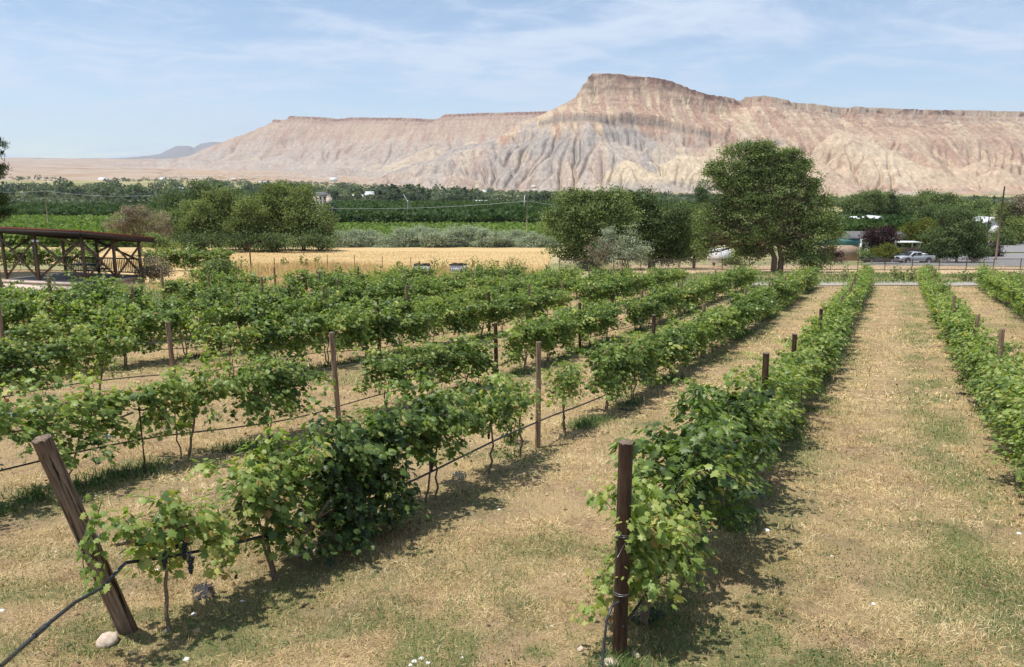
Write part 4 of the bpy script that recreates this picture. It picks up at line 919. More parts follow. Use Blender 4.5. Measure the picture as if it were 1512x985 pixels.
# ------------------------------------------------------------------ trees
BR = lambda a_, b_: (lambda n: n)
FOL = {
 'green': [(0, (.05, .075, .026)), (.5, (.165, .215, .08)), (1, (.33, .385, .16))],
 'olive': [(0, (.06, .08, .025)), (.5, (.175, .215, .07)), (1, (.31, .35, .13))],
 'dark': [(0, (.03, .052, .023)), (.5, (.10, .145, .058)), (1, (.21, .265, .115))],
 'silver': [(0, (.16, .19, .14)), (.5, (.36, .40, .31)), (1, (.54, .57, .47))],
 'dead': [(0, (.12, .09, .075)), (.5, (.26, .21, .17)), (1, (.42, .37, .31))],
 'plum': [(0, (.018, .008, .012)), (.5, (.055, .026, .032)), (1, (.12, .06, .06))],
 'yellow': [(0, (.05, .06, .01)), (.5, (.14, .16, .03)), (1, (.30, .29, .06))],
 'spruce': [(0, (.016, .034, .034)), (.5, (.045, .075, .075)), (1, (.10, .15, .15))],
 'crop': [(0, (.065, .105, .02)), (.5, (.16, .235, .05)), (1, (.29, .36, .10))],
 'orchard': [(0, (.018, .040, .010)), (.5, (.05, .092, .022)), (1, (.10, .15, .04))],
 'far': [(0, (.04, .06, .04)), (.5, (.11, .14, .09)), (1, (.20, .23, .15))]}  # far: paler, greyed green, with distance haze put into the leaf colour
FM = {k: leaf_mat('foliage ' + k, v, .38, .6, .2) for k, v in FOL.items()}
def tree(name, label, Y, lobes, kind, leaf=.22, dens=1.0, seed=0, base=None, trunk=.18, group=None, trunks=1, cat='tree', bark=None, stray=.0, gy=None, droop=0.0, rag=True):
    """lobes: (px, py, rx, ry) in photo pixels at distance Y (depth gets its own offset)"""
    r = np.random.default_rng(seed + 1000); sc_ = Y / F
    if base is None: base = sum(l[0] for l in lobes) / len(lobes)
    g = gpt(base, Y); m = MB(); cents = []
    lobes = [(a_, b_, c_ * (.92 if rag else 1), d_ * (.92 if rag else 1)) for a_, b_, c_, d_ in lobes]
    if rag:
        for (px, py, rx, ry) in list(lobes):
            for _ in range(5):
                a_ = r.uniform(0, 6.283); k_ = r.uniform(.26, .48); lobes.append((px + math.cos(a_) * rx * 1.1, py - abs(math.sin(a_)) * ry * 1.1 * (1 if r.random() < .75 else -1), rx * k_, ry * k_ * 1.2))
    for (px, py, rx, ry) in lobes:
        c = at(px, py, Y); c[1] += r.uniform(-.5, .5) * rx * sc_; R3 = np.array([rx, (rx + ry) * .5, ry]) * sc_
        if c[2] - R3[2] < g[2]: R3[2] = max(.3, min(R3[2], (c[2] - g[2]) * 1.0 + .2))
        cents.append((c - g, R3))
        ncl = max(5, int(dens * 4.6 * (R3[0] * R3[2]) ** 1.0 / (leaf * 1.8) ** 1.1)); 
        d = rnd_dirs(r, ncl); nf_ = fbm(d[:, 0] * 2.1 + seed + px, d[:, 2] * 2.1 + d[:, 1] * 1.7, 3)
        rad = (r.uniform(.12, 1, ncl) ** .42) * (.62 + .85 * nf_) * 1.02
        rad = np.where(r.random(ncl) < stray, rad * 1.2, rad)
        cc = c - g + d * R3 * rad[:, None]; cc[:, 2] = np.maximum(cc[:, 2], .3)
        k = 36; ct = r.normal(size=ncl) * .22
        cp = np.repeat(cc, k, 0); dd = np.repeat(d, k, 0); n = len(cp)
        off = r.normal(size=(n, 3)) * leaf * np.array([2.5, 2.5, 1.15]); off[:, 2] -= np.abs(off[:, 2]) * droop
        P = cp + off; P[:, 2] = np.maximum(P[:, 2], .1)
        m.leaves(KITE_T * np.array([1, 1.15, 1]), KITE_F, P, rnd_dirs(r, n, -.2), dd * .7 + r.normal(size=(n, 3)) * .55 + [0, 0, .5], leaf * r.uniform(.6, 1.3, n), np.clip(.47 + np.repeat(ct, k) + r.normal(size=n) * .13, 0, 1))
    th = thing(name, label, cat, g, 0, group); m.obj('crown', FM[kind], th)
    w = MB(); top = sum(c[0] for c in cents) / len(cents)
    for tk in range(trunks):
        bx = (tk - (trunks - 1) / 2) * trunk * 2.2
        fork = np.array([top[0] * .5 + bx * 1.6, top[1] * .4, top[2] * .45]); w.tube([(bx, 0, -.3), (bx * 1.1, 0, top[2] * .2), fork], [trunk * 1.15, trunk * .9, trunk * .62], 9)
        for i, (c, R3) in enumerate(cents):
            if i % trunks != tk: continue
            e = c + np.array([0, 0, R3[2] * .3]); mid = (fork * .55 + e * .45) + r.normal(size=3) * .06 * top[2]; w.tube([fork, mid, e], [trunk * .42, trunk * .22, trunk * .07], 6)
            for _ in range(4):
                e2 = c + rnd_dirs(r, 1)[0] * R3 * .85; w.tube([mid, (mid + e2) / 2 + r.normal(size=3) * .1, e2], [trunk * .22, trunk * .12, trunk * .04], 5, caps=False)
    w.obj('trunk', bark or M_BARK, th, True); return th
big = [(1098, 242, 36, 26), (1078, 258, 24, 26), (1128, 238, 22, 20), (1150, 248, 30, 24), (1172, 252, 18, 20), (1186, 272, 26, 24), (1060, 262, 10, 20), (1088, 290, 38, 34), (1132, 285, 40, 36), (1172, 300, 40, 36), (1205, 308, 22, 26), (1070, 318, 28, 28),
       (1110, 328, 42, 32), (1155, 335, 42, 32), (1200, 338, 32, 28), (1062, 345, 26, 24), (1222, 350, 16, 26), (1050, 262, 7, 16), (1100, 356, 30, 18), (1185, 362, 38, 18), (1208, 372, 13, 15), (1040, 366, 9, 12), (1128, 225, 14, 10), (1100, 222, 16, 9), (1160, 232, 8, 10), (1190, 250, 7, 10), (1045, 330, 14, 22), (1228, 330, 10, 16), (1106, 368, 11, 8), (1108, 376, 16, 12), (1180, 380, 20, 12), (1128, 222, 6, 12), (1172, 236, 6, 10), (1110, 228, 6, 12), (1205, 278, 8, 10)]
tree('elm_tree', 'largest tree, tall dark green elm with two trunks standing behind the vineyard', 80, big, 'green', .15, .85, 1, 1147, .30, None, 2, stray=.12)
tree('hanging_tree', 'low dark shrub with drooping twigs under the right side of the big elm', 78, [(1205, 385, 16, 10), (1190, 392, 14, 8)], 'dark', .14, .8, 2, 1200, .05, cat='shrub')
tree('round_tree', 'wide green tree at the left end of the clump beside the dry field', 88, [(850, 318, 34, 28), (885, 308, 38, 26), (835, 345, 26, 32), (865, 355, 42, 34), (905, 330, 30, 30), (840, 372, 24, 18), (880, 378, 34, 16), (872, 296, 20, 12), (910, 300, 20, 14)], 'green', .19, .95, 3, 868, .22, 'trees of the central clump', 2)
tree('dark_tree', 'dark green tree in the middle of the clump behind the silver bush', 94, [(940, 312, 32, 26), (975, 320, 32, 30), (955, 345, 40, 34), (990, 350, 26, 30), (965, 375, 36, 18), (930, 300, 18, 14), (925, 345, 26, 30), (1000, 372, 18, 16)], 'dark', .19, 1.0, 4, 962, .22, 'trees of the central clump', 2)
tree('grey_tree', 'grey-green willow-like tree between the dark clump and the big elm', 97, [(1018, 335, 22, 28), (1030, 355, 24, 26), (1012, 368, 20, 20), (1030, 374, 14, 13)], 'olive', .18, .8, 5, 1024, .15, 'trees of the central clump', droop=.6)
tree('silver_bush', 'silvery grey Russian olive bush in front of the central tree clump', 84, [(905, 372, 22, 18), (932, 362, 22, 22), (945, 380, 14, 12), (900, 355, 12, 14), (918, 384, 26, 10)], 'silver', .13, .55, 6, 925, .09, None, 3, 'shrub', stray=.2)
tree('twiggy_bush', 'dull purple-grey twiggy bush left of the silver bush', 83, [(885, 370, 16, 18), (880, 382, 14, 10)], 'dead', .10, .35, 7, 884, .05, None, 3, 'shrub')
for k, (lab, Y, lb, kd) in enumerate([
 ('bushy mid-green tree at the left end of the roadside clump', 158, [(262, 338, 22, 24), (275, 322, 18, 18), (258, 352, 20, 14), (285, 348, 20, 18)], 'green'),
 ('bright yellow-green rounded tree second in the roadside clump', 154, [(302, 325, 20, 20), (292, 340, 18, 22), (310, 345, 18, 20)], 'olive'),
 ('tall light green tree with a round top, third in the roadside clump', 160, [(322, 300, 20, 18), (318, 322, 22, 22), (335, 338, 20, 24)], 'olive'),
 ('greyish green low tree in the middle of the roadside clump', 154, [(365, 325, 22, 24), (352, 345, 22, 18), (380, 348, 20, 16)], 'olive'),
 ('tallest tree of the roadside clump with a pointed pale top', 160, [(402, 292, 20, 17), (395, 312, 28, 22), (415, 325, 26, 24), (400, 345, 30, 20)], 'olive'),
 ('round-topped light green tree at the right end of the roadside clump', 158, [(447, 300, 18, 20), (440, 325, 22, 24), (458, 318, 20, 22), (450, 346, 26, 20)], 'olive'),
 ('low tree closing the right end of the roadside clump', 156, [(474, 330, 14, 20), (478, 350, 14, 14), (465, 352, 16, 14)], 'green'),
 ('low dark undergrowth tree in front of the tallest roadside trees', 151, [(300, 355, 26, 10), (345, 356, 26, 9), (390, 357, 30, 9), (435, 357, 30, 9), (470, 358, 18, 8), (262, 356, 20, 9)], 'dark')]):
    tree('roadside_tree', lab, Y, lb, kd, .30, 1.0, 20 + k, None, .2, 'trees of the roadside clump', 2)
for k, (lab, lb, kd) in enumerate([('dark pine-like tree behind the left of the roadside clump', [(290, 288, 18, 14), (285, 302, 16, 12)], 'dark'), ('dark round tree behind the wooden power pole', [(252, 300, 16, 14), (268, 310, 16, 14)], 'dark'),
  ('dark tree crown showing between the two tallest roadside trees', [(350, 300, 20, 14), (365, 305, 20, 14)], 'dark'), ('dark tree crown just left of the right end of the clump', [(428, 290, 12, 16), (425, 305, 14, 16)], 'dark')]):
    tree('background_tree', lab, 215, lb, kd, .42, .9, 40 + k, None, .25, 'dark trees behind the roadside clump')
tree('blue_spruce', 'small dark blue spruce right of the roadside clump', 225, [(485, 306, 5, 5), (485, 314, 8, 7), (485, 323, 10, 7)], 'spruce', .35, 1.3, 50, None, .15)
tree('dead_tree', 'half-dead greyish pink tree above the pavilion roof', 140, [(185, 322, 18, 14), (205, 316, 18, 12), (172, 332, 12, 12), (228, 322, 16, 16), (236, 340, 12, 16), (205, 335, 22, 12)], 'dead', .20, .38, 51, 208, .16, None, 2, stray=.2)
tree('low_green_bush', 'low green bush between the pavilion and the roadside clump', 130, [(225, 358, 16, 8), (245, 362, 16, 7)], 'green', .25, .8, 52, None, .06, cat='shrub')
tree('twiggy_bush', 'reddish brown half-bare bush at the right corner of the pavilion', 47, [(222, 392, 12, 14), (232, 402, 10, 9), (215, 404, 9, 8)], 'dead', .10, .5, 53, 222, .03, None, 3, 'shrub')
tree('dark_bush', 'round dark green bush behind the vines right of the pavilion', 41, [(318, 404, 18, 12), (336, 408, 14, 11), (304, 410, 14, 9), (322, 396, 12, 8)], 'green', .11, 1.0, 54, 320, .05, None, 3, 'shrub')
tops = [(505, 351, 17), (528, 349, 17), (552, 350, 16), (573, 354, 15), (597, 348, 18), (622, 346, 20), (648, 347, 18), (672, 346, 18), (697, 345, 19), (722, 348, 17), (744, 352, 16), (765, 351, 18), (788, 353, 17), (806, 356, 12)]
for k, (px, py, w) in enumerate(tops):
    tree('silver_shrub', 'silver-green shrub, %s from the left in the long olive hedge' % ORD[k], 172 + (k % 3) * 2, [(px - w * .4, py + 7, w * .8, 12), (px + w * .4, py + 8, w * .75, 11), (px, py + 3, w * .75, 10), (px, py + 15, w * 1.0, 8)], 'silver', .22, 1.3, 60 + k, px, .06, 'silver shrubs of the long olive hedge', 2, 'shrub')
for k, (lab, Y, lb, kd, lf) in enumerate([
 ('dark purple plum tree in front of the pale green building', 124, [(1300, 348, 18, 12), (1312, 355, 14, 14), (1290, 356, 14, 14), (1300, 366, 18, 12)], 'plum', .17),
 ('small yellow-green tree between the plum and the parked cars', 116, [(1305, 370, 13, 8), (1316, 374, 11, 8), (1298, 376, 10, 6)], 'yellow', .15),
 ('large dark green tree over the parking area right of the pickup', 121, [(1415, 335, 26, 22), (1395, 350, 26, 24), (1432, 350, 22, 26), (1410, 366, 36, 18), (1440, 370, 16, 14), (1385, 375, 18, 12), (1405, 318, 18, 12)], 'dark', .20),
 ('yellowish green tree left of the large parking area tree', 140, [(1360, 342, 22, 14), (1378, 350, 20, 16), (1345, 352, 16, 12), (1362, 358, 22, 10)], 'yellow', .22),
 ('round purple bush beside the road', 138, [(1460, 368, 11, 10), (1470, 372, 8, 8), (1452, 372, 7, 8)], 'plum', .17),
 ('dark tree crown above the large parking area tree', 175, [(1390, 318, 20, 14), (1372, 322, 18, 12)], 'dark', .28),
 ('green bush left of the parked cars against the pale green wall', 122, [(1275, 376, 8, 7), (1284, 380, 7, 5)], 'green', .16),
 ('reddish bush in front of the tan building', 112, [(1236, 382, 9, 8), (1228, 374, 7, 7)], 'plum', .14),
 ('low green weeds beside the white trailer', 100, [(1092, 384, 10, 9), (1080, 388, 8, 5)], 'green', .16)]):
    tree('garden_tree' if lb[0][2] > 12 else 'garden_bush', lab, Y, lb, kd, lf, 1.0, 80 + k, None, .10 if lb[0][2] < 14 else .2, 'trees and bushes around the parked cars', cat='tree' if lb[0][2] > 12 else 'shrub')
for k, (px, py, rx, ry, Y, kd) in enumerate([(1262, 304, 16, 14, 300, 'green'), (1288, 300, 18, 14, 300, 'green'), (1312, 303, 16, 16, 310, 'dark'), (1335, 306, 12, 14, 320, 'far'), (1362, 302, 20, 14, 290, 'green'), (1395, 304, 20, 14, 280, 'green'), (1448, 308, 9, 15, 330, 'green'), (1428, 318, 14, 12, 240, 'green'),
      (1490, 318, 16, 16, 190, 'olive'), (1506, 300, 14, 14, 190, 'dead'), (1482, 350, 12, 9, 180, 'green'), (1500, 342, 14, 14, 185, 'olive'), (1036, 286, 4, 17, 420, 'dark'), (690, 272, 2, 3, 1500, 'far')][:13]):
    tree('distant_tree', ['broad crown beyond the buildings right of the elm', 'second broad crown right of the elm', 'dark crown above the white gabled house roof', 'slim hazy crown right of the white gabled house', 'broad crown right of the white gabled house', 'wide crown above the parking area tree', 'slim upright tree left of the tall dark pole', 'crown just left of the dark pole base',
        'grey-green tree at the right edge near the white building', 'bare greyish tree top at the right edge', 'green bush below the white building at right', 'olive tree at the right picture edge', 'tall slim poplar peeking out left of the elm top'][k], Y, [(px, py, rx, ry), (px + rx * .5, py + ry * .5, rx * .7, ry * .7), (px - rx * .5, py + ry * .6, rx * .7, ry * .7)], kd, .45 * Y / 300, .95, 110 + k, px, .2, 'trees between the buildings and the valley')
# pine at the left edge: trunk out of frame, boughs reaching in
def pine(px, Y, label):
    g = gpt(px, Y); r = np.random.default_rng(77); th = thing('pine_tree', label, 'tree', g); H = at(px, 10, Y)[2] - g[2]
    w = MB(); w.tube([(0, 0, -.3), (0, 0, H * .5), (0, 0, H)], [.32, .22, .04], 9); m = MB()
    for z in np.linspace(H * .22, H * .98, 40):
        for _ in range(6):
            a_ = r.uniform(0, 6.28); L = (1 - (z / H) ** 2.2 * .85) * r.uniform(1.5, 3.0) * (1 if z > H * .42 else .85); e = np.array([math.cos(a_) * L, math.sin(a_) * L, z + r.uniform(-.1, .5)])
            w.tube([(0, 0, z), (e[0] * .6, e[1] * .6, z + .05), e], [.05, .035, .012], 5)
            for u in np.linspace(.3, 1.05, 9):
                c = np.array([0, 0, z]) * (1 - u) + e * u + r.normal(size=3) * .13; n = 60; P = c + r.normal(size=(n, 3)) * .13
                m.leaves(np.array([(0, -.12, 0), (0, .12, 0), (1, .07, 0), (1, -.07, 0)]), np.array([[0, 1, 2], [0, 2, 3]]), P, rnd_dirs(r, n, .5), rnd_dirs(r, n), r.uniform(.14, .24, n), np.clip(.35 + r.normal(size=n) * .2, 0, 1))
    m.obj('crown', FM['dark'], th); w.obj('trunk', M_BARK, th, True)
pine(-30, 52, 'dark pine whose boughs reach in at the left picture edge')
# short vine row beyond the dark bush
vp = [o for o in bpy.data.objects if o.name.startswith('grapevine') and len(o.children) == 2 and o.location.y > 32][:3]
for k, px in enumerate([238, 258, 281, 303, 322]):
    o = dup(vp[k % 3], tuple(gpt(px, 56 + k * .3)), .2 + k, 'grapevine, %s from the left in the short row in front of the dry field' % ORD[k], (1.1, 1.25, 1.15))
for k, px in enumerate([8, 30, 52, 74, 108, 140]):
    o = dup(vp[k % 3], tuple(gpt(px, 58)), .3 + k, 'grapevine, %s from the left in the row seen through the pavilion' % ORD[k], (1.2, 1.3, 1.2))
# ------------------------------------------------------------------ crops and the far wooded valley (stuff)
def canopy(name, kind, reg, n, hgt, leaf, seed, rowdir=None, rowstep=4.0, label=None):
    r = np.random.default_rng(seed); (p0x, p1x), (Y0, Y1) = reg; Y = r.uniform(0, 1, n) ** 1.3 * (Y1 - Y0) + Y0; px = r.uniform(p0x, p1x, n); X = (px - 756) / F * Y
    if rowstep: 
        Yr = np.round(Y / rowstep) * rowstep + r.normal(size=n) * rowstep * .18; Y = np.where(Y < Y0 + rowstep, Y, Yr)
    hv = hgt * (.75 + .5 * fbm(X / 5.0, Y / 5.0 + seed, 3)); u = r.uniform(0, 1, n) ** .6; Z = ground_z(X, Y) + hv * u; m = MB()
    m.leaves(KITE_T * np.array([1, 1.3, 1]), KITE_F, np.stack([X, Y, Z], 1), rnd_dirs(r, n, .2), rnd_dirs(r, n, 1.3) + np.array([-.2, -.5, 0]), leaf * r.uniform(.6, 1.4, n), np.clip(.45 + .22 * (fbm(X / 9, Y / 14, 3) - .5) * 2 + r.normal(size=n) * .15, 0, 1))
    return tag(m.obj(name, FM[kind]), label, None, None, 'stuff')
canopy('green_crop', 'crop', ((486, 1080), (190, 286)), 60000, 2.0, .75, 1, rowstep=3, label='bright green crop field')
canopy('orchard', 'orchard', ((486, 1040), (300, 610)), 70000, 4.6, 1.3, 2, rowstep=9, label='dark green orchard')
canopy('green_crop', 'crop', ((-30, 245), (173, 330)), 46000, 3.2, .9, 3, rowstep=3)
canopy('orchard', 'orchard', ((-30, 300), (345, 520)), 36000, 4.5, 1.3, 4, rowstep=10)
canopy('orchard', 'orchard', ((1200, 1440), (190, 330)), 40000, 4.4, .9, 5, rowstep=7)
canopy('green_crop', 'far', ((-60, 1580), (620, 1000)), 30000, 2.5, 2.6, 6, rowstep=25)
r = np.random.default_rng(5)
m = MB(); nT = 2600; Yt = np.exp(r.uniform(math.log(560), math.log(2450), nT * 2)); pxt = r.uniform(-60, 1580, nT * 2)
dn = fbm(pxt / 110, np.log(Yt) * 7, 3); kp = dn > .51
kp &= ~((pxt > 480) & (pxt < 1050) & (Yt < 640)); kp &= ~((pxt > 440) & (pxt < 560) & (Yt < 700)); pxt, Yt = pxt[kp], Yt[kp]
for px, Y in zip(pxt, Yt):
    X = (px - 756) / F * Y; z = gz(X, Y); Hh = r.uniform(5, 12) * (1 if r.random() < .85 else 1.5); W = Hh * r.uniform(.4, .75) if r.random() < .9 else Hh * .2
    zt = -(np.interp(px, [0, 300, 500, 700, 850, 1250, 1512], [259, 264, 268, 277, 284, 292, 293]) + r.normal() * 1.8 - 270) / F * Y; Hh = min(Hh, zt - z)
    if Hh < 2.5: continue
    W = min(W, Hh * .8); n = int(np.clip(90000 / Y, 50, 120)); d = rnd_dirs(r, n); rad = r.uniform(.5, 1, n) ** .5; P = np.array([X, Y, z + Hh * .52]) + d * np.array([W, W, Hh * .5]) * rad[:, None]
    m.leaves(KITE_T * np.array([1, 1.3, 1]), KITE_F, P, rnd_dirs(r, n), d + r.normal(size=(n, 3)) * .4 + [0, 0, .4], W * .36 * r.uniform(.7, 1.3, n), np.clip(.42 + r.normal() * .2 + r.normal(size=n) * .12, 0, 1))
tag(m.obj('valley_woods', FM['far']), 'hazy belt of scattered trees across the valley', None, None, 'stuff')
# dry field tufts
n = 120000; r = np.random.default_rng(8); Y = 36 + 118 * r.uniform(0, 1, n) ** 1.6; u = r.uniform(0, 1, n); Xl = -.50 * Y - 2; Xr = .03 * Y + 3; X = Xl + (Xr - Xl) * u
kp = (X < 1.5 + (Y - 55) * .07) & (X > -30 - (Y - 34) * .65 + 8) & ((X > -22) | (Y > 60)); kp &= Y > np.interp(X, [-20, -13, -8, 2], [36, 41, 45.5, 56]); X, Y = X[kp], Y[kp]; n = len(X)
tall = sstep(.52, .62, fbm(X * .12 + 3, Y * .06, 2)) * sstep(100, 60, Y)
blades('dry_field_grass', M_STRAW, X, Y, (.28 + .35 * tall) * r.uniform(.5, 1.5, n), .018 * Y / 60 * r.uniform(.7, 1.6, n), r.uniform(.9, 1.5, n), np.clip(.58 - .22 * tall + .14 * (fbm(X * .3, Y * .1, 3) - .5) * 2 + r.normal(size=n) * .14, 0, 1), 9)
X, Y, r = scatter(520, 60000, 57, 76); kp = (X > 9) & (fbm(X * .25, Y * .25, 3) > .42); X, Y = X[kp], Y[kp]; n = len(X)
blades('verge_grass', M_GREEN, X, Y, .30 * r.uniform(.4, 1.6, n), .03 * r.uniform(.6, 1.4, n), r.uniform(.6, 1.5, n), np.clip(.5 + .4 * (fbm(X * .3 + 9, Y * .3, 3) - .5) * 2 + r.normal(size=n) * .2, 0, 1), 11)
X, Y, r = scatter(521, 40000, 58, 112); kp = (X > 9); X, Y = X[kp], Y[kp]; n = len(X)
blades('dry_verge_grass', M_STRAW, X, Y, .22 * r.uniform(.4, 1.6, n), .03 * r.uniform(.6, 1.4, n), r.uniform(.6, 1.5, n), np.clip(.5 + r.normal(size=n) * .2, 0, 1), 12)
for k, (px, Y) in enumerate([(470, 78), (700, 88), (720, 84), (733, 92), (640, 70), (655, 76), (590, 72), (755, 96), (770, 90), (420, 70), (450, 64), (358, 60), (1330, 62), (1345, 60), (1425, 60), (1460, 62), (1322, 64), (1500, 60), (1150, 66), (1250, 62)]):
    g = gpt(px, Y); bush('tall_weed', 'wispy tall green weed, %s from the left among those standing in the field' % ORD[sorted([470, 700, 720, 733, 640, 655, 590, 755, 770, 420, 450, 358, 1330, 1345, 1425, 1460, 1322, 1500, 1150, 1250]).index(px)], 'weed', px, 0, 9 + 5 * ((k * 7) % 3), 13 + 4 * ((k * 5) % 3), 90, .16, FM['olive'], 200 + k, .5, 'tall weeds in the field and verge', Y=Y)

X, Y, r = scatter(530, 90000, 25, 50); px_ = 756 + F * X / Y; kp = (px_ < 250) & (px_ > -40) & (Y > np.interp(px_, [0, 200, 260], [27, 29, 33])); X, Y = X[kp], Y[kp]; n = len(X)
blades('verge_grass', M_GREEN, X, Y, .16 * r.uniform(.4, 1.6, n), .025 * r.uniform(.6, 1.4, n), r.uniform(.6, 1.5, n), np.clip(.5 + .4 * (fbm(X * .3 + 9, Y * .3, 3) - .5) * 2 + r.normal(size=n) * .2, 0, 1), 13)
# ------------------------------------------------------------------ picnic pavilion
M_TIMB = plain_mat('weathered timber', (.085, .055, .038), (.20, .14, .10), 9, .85, .15, 0, .4, .01, (1, 1, .2))
M_TIMBL = plain_mat('pale bare timber', (.26, .17, .10), (.42, .30, .20), 9, .85, .15)  # lighter timber colour for one brace and the gate frame
M_ROOF = plain_mat('rusty red roofing', (.12, .035, .022), (.22, .07, .045), 5, .75, .2); M_DARKT = plain_mat('dark stained timber', (.02, .014, .012), (.055, .04, .034), 9, .8, .2)
M_DECK = plain_mat('grey deck boards', (.16, .14, .13), (.26, .23, .21), 6, .9, .1, 0, .3, .01, (1, 6, 1)); M_PINK = plain_mat('pinkish concrete', (.46, .36, .30), (.62, .51, .44), 4, .9, .1)
M_BENCH = plain_mat('dark green painted bench', (.012, .04, .035), (.03, .07, .06), 9, .5, .4); M_STEEL = plain_mat('grey steel', (.25, .26, .27), (.4, .41, .42), 20, .45, .5, .6)
zd = -5.62
def pl(px, py):
    """point of the deck plane at a pixel"""
    Y = -zd / tn(py); return np.array([(px - 756) / F * (Y * COS - zd * SIN), Y, zd])
B_ = pl(127, 417); A_ = pl(10, 411.8); C_ = pl(209, 406.5); D_ = A_ + (C_ - B_)
pav = thing('pavilion', 'open timber picnic pavilion with a rusty red shed roof and crossed braces', 'pavilion', tuple(B_)); O = B_
def L3(p, z=0): return np.array(p) - O + np.array([0, 0, z])
e1 = (A_ - B_); e2 = (C_ - B_); n1l = e1 / np.linalg.norm(e1); n2l = e2 / np.linalg.norm(e2)
def quad_slab(corners, z0, z1, name, mat, parent=None):
    m = MB(); c = [q[:2] for q in corners]
    if sum((c[i][0] * c[(i + 1) % 4][1] - c[(i + 1) % 4][0] * c[i][1]) for i in range(4)) < 0: c = c[::-1]
    m.prism(c, z0, z1); return m.obj(name, mat, parent)
cor = [L3(A_ + .05 * 0), L3(B_), L3(C_), L3(D_)]
def grow(d): return [L3(A_ + n1l * d - n2l * d), L3(B_ - n1l * d - n2l * d), L3(C_ - n1l * d + n2l * d), L3(D_ + n1l * d + n2l * d)]
quad_slab(grow(.10), -.03, .0, 'deck', M_DECK, pav); quad_slab(grow(.16), -.22, -.033, 'rim_board', M_PINK, pav)
quad_slab(grow(.10), -1.3, -.223, 'foundation', M_PINK, pav)
tag(quad_slab([A_ + n1l * 2.5 - n2l * .2, B_ - n1l * .9 - n2l * .2, B_ - n1l * .9 - n2l * 1.15, A_ + n1l * 2.5 - n2l * 1.15], zd - .9, zd - .24, 'pavilion_step', M_PINK), 'broad pinkish concrete step along the front of the pavilion', 'step')
tag(quad_slab([A_ + n1l * 6 - n2l * 1.16, A_ - n1l * 2.0 - n2l * 1.16, A_ - n1l * 2.0 - n2l * 2.6, A_ + n1l * 6 - n2l * 2.6], zd - 1.0, zd - .36, 'concrete_landing', M_CONC), 'pale concrete landing at the left foot of the pavilion step', 'slab')
HF, HB = 2.62, 2.05    # eaves at the front (left) and rear (right): the roof falls along the right side
H_ = {'A': 2.72, 'B': 2.60, 'C': 2.05, 'D': 2.15}
def top_h(u, v): return (H_['B'] * (1 - u) + H_['A'] * u) * (1 - v) + (H_['C'] * (1 - u) + H_['D'] * u) * v
def uv(u, v, z=0): return L3(B_ + e1 * u + e2 * v, z)
posts = [(0, 0), (1, 0), (.58, 0), (0, .53), (0, 1), (.55, 1), (1, 1), (1, .5)]
for (u, v) in posts:
    m = MB(); m.box(uv(u, v, top_h(u, v) / 2), (.13, .13, top_h(u, v)), rz=math.atan2(e1[1], e1[0])); m.obj('post', M_TIMB, pav)
def brace(u0, v0, z0, u1, v1, z1, mat=M_TIMB): m = MB(); m.bar(uv(u0, v0, z0), uv(u1, v1, z1), .045, .12); m.obj('brace', mat, pav)
for (a0, a1) in ((0.0, .58), (.58, 1.0)):
    brace(a0, -.015, .15, a1, -.015, 2.45); brace(a0, .015, 2.45, a1, .015, .15)
for (b0_, b1_) in ((0, .53), (.53, 1)):
    brace(-.012, b0_, .15, -.012, b1_, top_h(0, b1_) - .2); brace(.012, b0_, top_h(0, b0_) - .2, .012, b1_, .15)
brace(.55, 1, 1.35, .28, 1, 2.0); brace(.55, .98, 2.1, 0, 1.0, .9, M_DARKT); brace(.62, .5, 2.3, .05, .3, 1.55, M_TIMBL)
brace(1, .97, 1.2, .75, .97, 2.0); brace(1, .1, 1.6, 1, .45, 2.3)
# beams and roof
for (u0, v0, u1, v1) in ((-.02, 0, 1.03, 0), (0, -.04, 0, 1.05), (-.02, 1, 1.03, 1), (1, -.04, 1, 1.05), (.58, 0, .58, 1)):
    m = MB(); m.bar(uv(u0, v0, top_h(u0, v0) + .12), uv(u1, v1, top_h(u1, v1) + .12), .09, .25); m.obj('beam', M_DARKT, pav)
def roof_pt(u, v, z): return uv(u, v, top_h(u, v) + z)
rt = MB(); cs_ = [(-.10, -.14), (1.10, -.14), (1.10, 1.16), (-.10, 1.16)]
V = [roof_pt(u, v, .25) for u, v in cs_] + [roof_pt(u, v, .33) for u, v in cs_]
rt.add(V, [np.array([[3, 2, 1, 0], [4, 5, 6, 7], [0, 1, 5, 4], [1, 2, 6, 5], [2, 3, 7, 6], [3, 0, 4, 7]])[:, ::-1]]); ro_ = rt.obj('roof', M_ROOF, pav)
for k in range(17):
    u = -.10 + 1.2 * k / 16; m = MB(); m.bar(roof_pt(u, -.14, .345), roof_pt(u, 1.16, .345), .03, .03); m.obj('roof_rib', M_ROOF, ro_)
m = MB(); V = [roof_pt(u, v, z) for z in (.02, .245) for u, v in ((-.105, -.145), (1.105, -.145), (1.105, -.13), (-.105, -.13))]
m.add(V, [np.array([[0, 1, 5, 4], [1, 2, 6, 5], [2, 3, 7, 6], [3, 0, 4, 7], [0, 3, 2, 1], [4, 5, 6, 7]])]); m.obj('fascia', M_DARKT, pav)
m = MB(); V = [roof_pt(u, v, z) for z in (.02, .245) for u, v in ((-.105, -.145), (-.09, -.145), (-.09, 1.16), (-.105, 1.16))]
m.add(V, [np.array([[0, 1, 5, 4], [1, 2, 6, 5], [2, 3, 7, 6], [3, 0, 4, 7], [0, 3, 2, 1], [4, 5, 6, 7]])]); m.obj('fascia', M_DARKT, pav)
rl = MB(); rl.bar(uv(0, 1, 1.0), uv(1, 1, 1.0), .09, .07); rl.bar(uv(0, 1, .15), uv(1, 1, .15), .06, .06); rail_o = rl.obj('railing', M_DARKT, pav)
